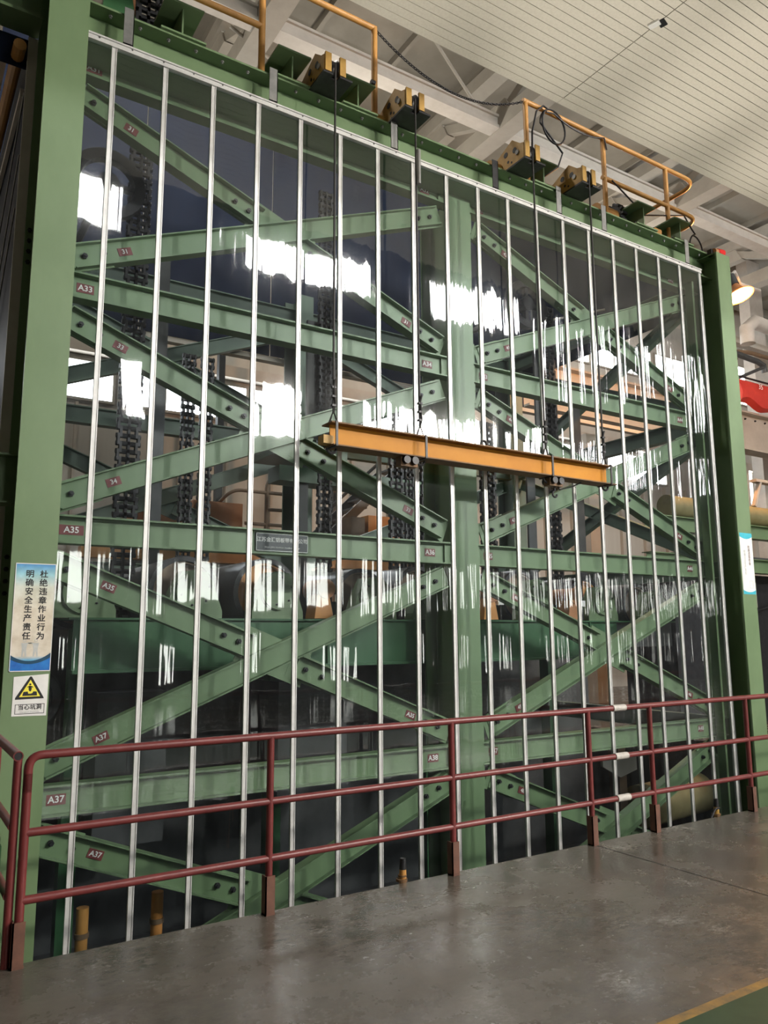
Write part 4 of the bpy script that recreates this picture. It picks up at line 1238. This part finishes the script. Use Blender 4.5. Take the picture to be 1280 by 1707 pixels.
obj('bore', MB().cyl((XS, 4.803, 1.10), (XS, 4.81, 1.10), .022, 16), BLACK, t)
obj('middle_rail', MB().cyl((XS, 4.86, .72), (XS, 6.9, .72), .023, 12), RED, t, smooth=True)
obj('lower_rail', MB().cyl((XS, 4.86, .36), (XS, 6.9, .36), .023, 12), RED, t, smooth=True)
for y in (5.62, 6.8):
    obj('post', MB().cyl((XS - .01, y, 0), (XS - .01, y, 1.09), .024, 12), RED, t, smooth=True)
obj('post', MB().cyl((XS + .008, 4.862, 0.0), (XS + .008, 4.862, 1.08), .023, 12), RED, t, smooth=True)
t = thing('kick_plate', (0.60, 5.2, 0), 'dark green kick plate behind the left corner post', 'plate')
obj('sheet', MB().box(.612, .622, 4.89, 6.9, 0.0, .62), GREEN_DARK, t)
obj('stiffener', MB().cyl((.625, 4.90, 0.0), (.61, 4.95, .66), .012, 8), GREEN, t)

# short pipe stubs standing at the floor edge
for k, (x, yel) in enumerate(((3.30, True), (7.00, False))):
    t = thing('pipe_stub', (x, 4.98, -0.5), ('short yellow and black pipe stub at the floor edge in front of the seventh panel', 'short dark pipe stub with a hose loop at the floor edge at the right')[k], 'pipe stub', 'pipe stubs at the floor edge')
    obj('stub', MB().cyl((x, 4.98, -.5), (x + .01, 4.98, .06), .026, 14), BLOCKYEL if not yel else YELLOW, t, smooth=True)
    obj('cap', MB().cyl((x + .01, 4.98, .06), (x + .013, 4.98, .135), .027, 14, .022), BLACK, t, smooth=True)
    obj('collar', MB().ring((x, 4.98, -.02), (0, 0, 1), .042, .026, .018, 18), RUSTEDGE, t)
    if k:
        obj('hose_loop', MB().tube([(x + .03, 4.96, .05), (x - .05, 4.95, .05), (x - .12, 4.95, -.02), (x - .10, 4.95, -.12), (x - .02, 4.96, -.16)], .010, 8), BLACK, t)
    else:
        obj('band', MB().ring((x + .006, 4.98, .012), (0, 0, 1), .032, .027, .012, 18), RUSTEDGE, t)

# ------------------------------------------------------------------ posters and signs
YF = 6.464
t = thing('safety_poster', (.935, YF, 1.49), 'tall blue-edged safety poster with two lines of black Chinese text', 'poster')
P0, P1, Q0, Q1 = .790, 1.078, 1.490, 2.305
POSTER = poster_material('poster_print', [(0.0, (0.02, 0.16, 0.52)), (0.10, (0.10, 0.42, 0.72)), (0.14, (0.70, 0.64, 0.54)), (0.55, (0.74, 0.68, 0.57)), (0.78, (0.70, 0.74, 0.66)), (0.90, (0.34, 0.66, 0.76)), (1.0, (0.05, 0.26, 0.62))], Q0, Q1)
obj('sheet', MB().box(P0, P1, YF - .004, YF - .001, Q0, Q1), POSTER, t)
b_ = MB()
yb = YF - .0058
for (a, bb, c, d) in ((P0, P1, Q0, Q0 + .006), (P0, P1, Q1 - .006, Q1), (P0, P0 + .005, Q0, Q1), (P1 - .005, P1, Q0, Q1)):
    b_.box(a, bb, yb, YF - .004, c, d)
obj('pale_border', b_, PAPER, t)
w = P1 - P0
xs = [P0 + .005 + (w - .01) * i / 14 for i in range(15)]
cur = lambda i: .052 * ((i / 7.0 - 1) ** 2) + .015 * (i / 14.0)
up_ = [(xs[i], Q0 + .105 - .035 + cur(i) * 1.0) for i in range(15)]
lo_ = [(xs[i], Q0 + .048 + cur(i) * .8) for i in range(15)]
obj('dark_swoosh', MB().prism(up_ + lo_[::-1], 'y', YF - .0055, YF - .004), NAVYINK, t)
obj('blue_base', MB().prism([(x, z + .001) for x, z in lo_] + [(xs[14], Q0 + .006), (xs[0], Q0 + .006)], 'y', YF - .0052, YF - .004), BLUEINK, t)
obj('black_lettering', text_mb('杜\n绝\n违\n章\n作\n业\n行\n为', .060, (.992, YF - .005, 1.985), over=.0022, line=1.12), BLACKINK, t)
obj('black_lettering', text_mb('明\n确\n安\n全\n生\n产\n责\n任', .060, (.893, YF - .005, 1.985), over=.0022, line=1.12), BLACKINK, t)
fg = MB()
for (x, s) in ((.885, 1), (.965, -1)):
    fg.ring((x, YF - .0045, 1.720), (0, -1, 0), .012, .008, .001, 14)
    fg.prism([(x - .022, 1.702), (x + .022, 1.702), (x + .015, 1.655), (x + .018, 1.60), (x + .008, 1.60), (x, 1.645), (x - .008, 1.60), (x - .018, 1.60), (x - .015, 1.655)], 'y', YF - .0055, YF - .0045)
    fg.obox((x + s * .038, YF - .005, 1.700), V((1, 0, s * .15)).normalized(), V((0, 1, 0)), V((-s * .15, 0, 1)).normalized(), .035, .001, .007)
obj('faded_figures', fg, GREYINK, t)

t = thing('warning_sign', (.95, YF, 1.17), 'white pothole warning sign with a yellow triangle below the poster', 'sign')
obj('sheet', MB().prism([(.828, 1.165), (1.068, 1.160), (1.070, 1.468), (.828, 1.452)], 'y', YF - .004, YF - .001), PAPER, t)
obj('black_triangle', MB().prism([(.845, 1.285), (1.045, 1.288), (1.040, 1.300), (.952, 1.452), (.940, 1.452), (.846, 1.298)], 'y', YF - .0052, YF - .004), BLACKINK, t)
obj('yellow_triangle', MB().prism([(.872, 1.303), (1.018, 1.304), (.945, 1.428)], 'y', YF - .0062, YF - .0052), SIGNYEL, t)
pic = MB()
pic.prism([(.893, 1.311), (.996, 1.311), (.992, 1.340), (.968, 1.342), (.962, 1.330), (.952, 1.326), (.934, 1.326), (.930, 1.342), (.900, 1.340)], 'y', YF - .0070, YF - .0062)
pic.cyl((.944, YF - .0062, 1.394), (.944, YF - .0070, 1.394), .0075, 14)
pic.prism([(.936, 1.384), (.952, 1.382), (.956, 1.360), (.950, 1.342), (.940, 1.344), (.934, 1.358)], 'y', YF - .0070, YF - .0062)
pic.prism([(.922, 1.372), (.926, 1.378), (.946, 1.384), (.966, 1.376), (.964, 1.370), (.946, 1.376)], 'y', YF - .0070, YF - .0062)
obj('falling_figure', pic, BLACKINK, t)
f = MB()
for (a, bb, c, d) in ((.848, 1.052, 1.178, 1.182), (.848, 1.052, 1.246, 1.250), (.848, .852, 1.178, 1.25), (1.048, 1.052, 1.178, 1.25)):
    f.box(a, bb, YF - .0050, YF - .004, c, d)
obj('text_box', f, BLACKINK, t)
obj('black_lettering', text_mb('当心坑洞', .040, (.950, YF - .005, 1.224), over=.0012, spacing=1.08), BLACKINK, t)
obj('grey_lettering', text_mb('Danger! Pothole', .020, (.950, YF - .005, 1.192)), GREYINK, t)

t = thing('safety_poster', (10.2, YF, 2.28), 'tall narrow safety poster with cyan ends on the right green column', 'poster')
A0, A1, Z0, Z1 = 10.04, 10.33, 2.275, 3.14
obj('sheet', MB().box(A0, A1, YF - .004, YF - .001, Z0, Z1), PAPER, t)
xs = [A0 + (A1 - A0) * i / 12 for i in range(13)]
obj('cyan_top', MB().prism([(x, Z1 - .05 - .035 * (1 - ((i - 6) / 6.0) ** 2)) for i, x in enumerate(xs)] + [(A1, Z1), (A0, Z1)], 'y', YF - .005, YF - .004), TEALINK, t)
obj('cyan_bottom', MB().prism([(x, Z0 + .03 + .03 * ((i - 6) / 6.0) ** 2) for i, x in enumerate(xs)] + [(A1, Z0), (A0, Z0)], 'y', YF - .005, YF - .004), TEALINK, t)
obj('faded_lettering', text_mb('杜\n绝\n违\n章\n作\n业', .052, (10.235, YF - .005, 2.82), line=.9), RUSTRED, t)
obj('faded_lettering', text_mb('明\n确\n安\n全\n生\n产\n责\n任', .048, (10.13, YF - .005, 2.72), line=.9), GREYINK, t)
f = MB()
for (a, bb, c, d) in ((10.20, 10.28, 2.36, 2.364), (10.20, 10.28, 2.46, 2.464), (10.20, 10.204, 2.36, 2.464), (10.276, 10.28, 2.36, 2.464)):
    f.box(a, bb, YF - .005, YF - .004, c, d)
obj('small_drawing', f, GREYINK, t)
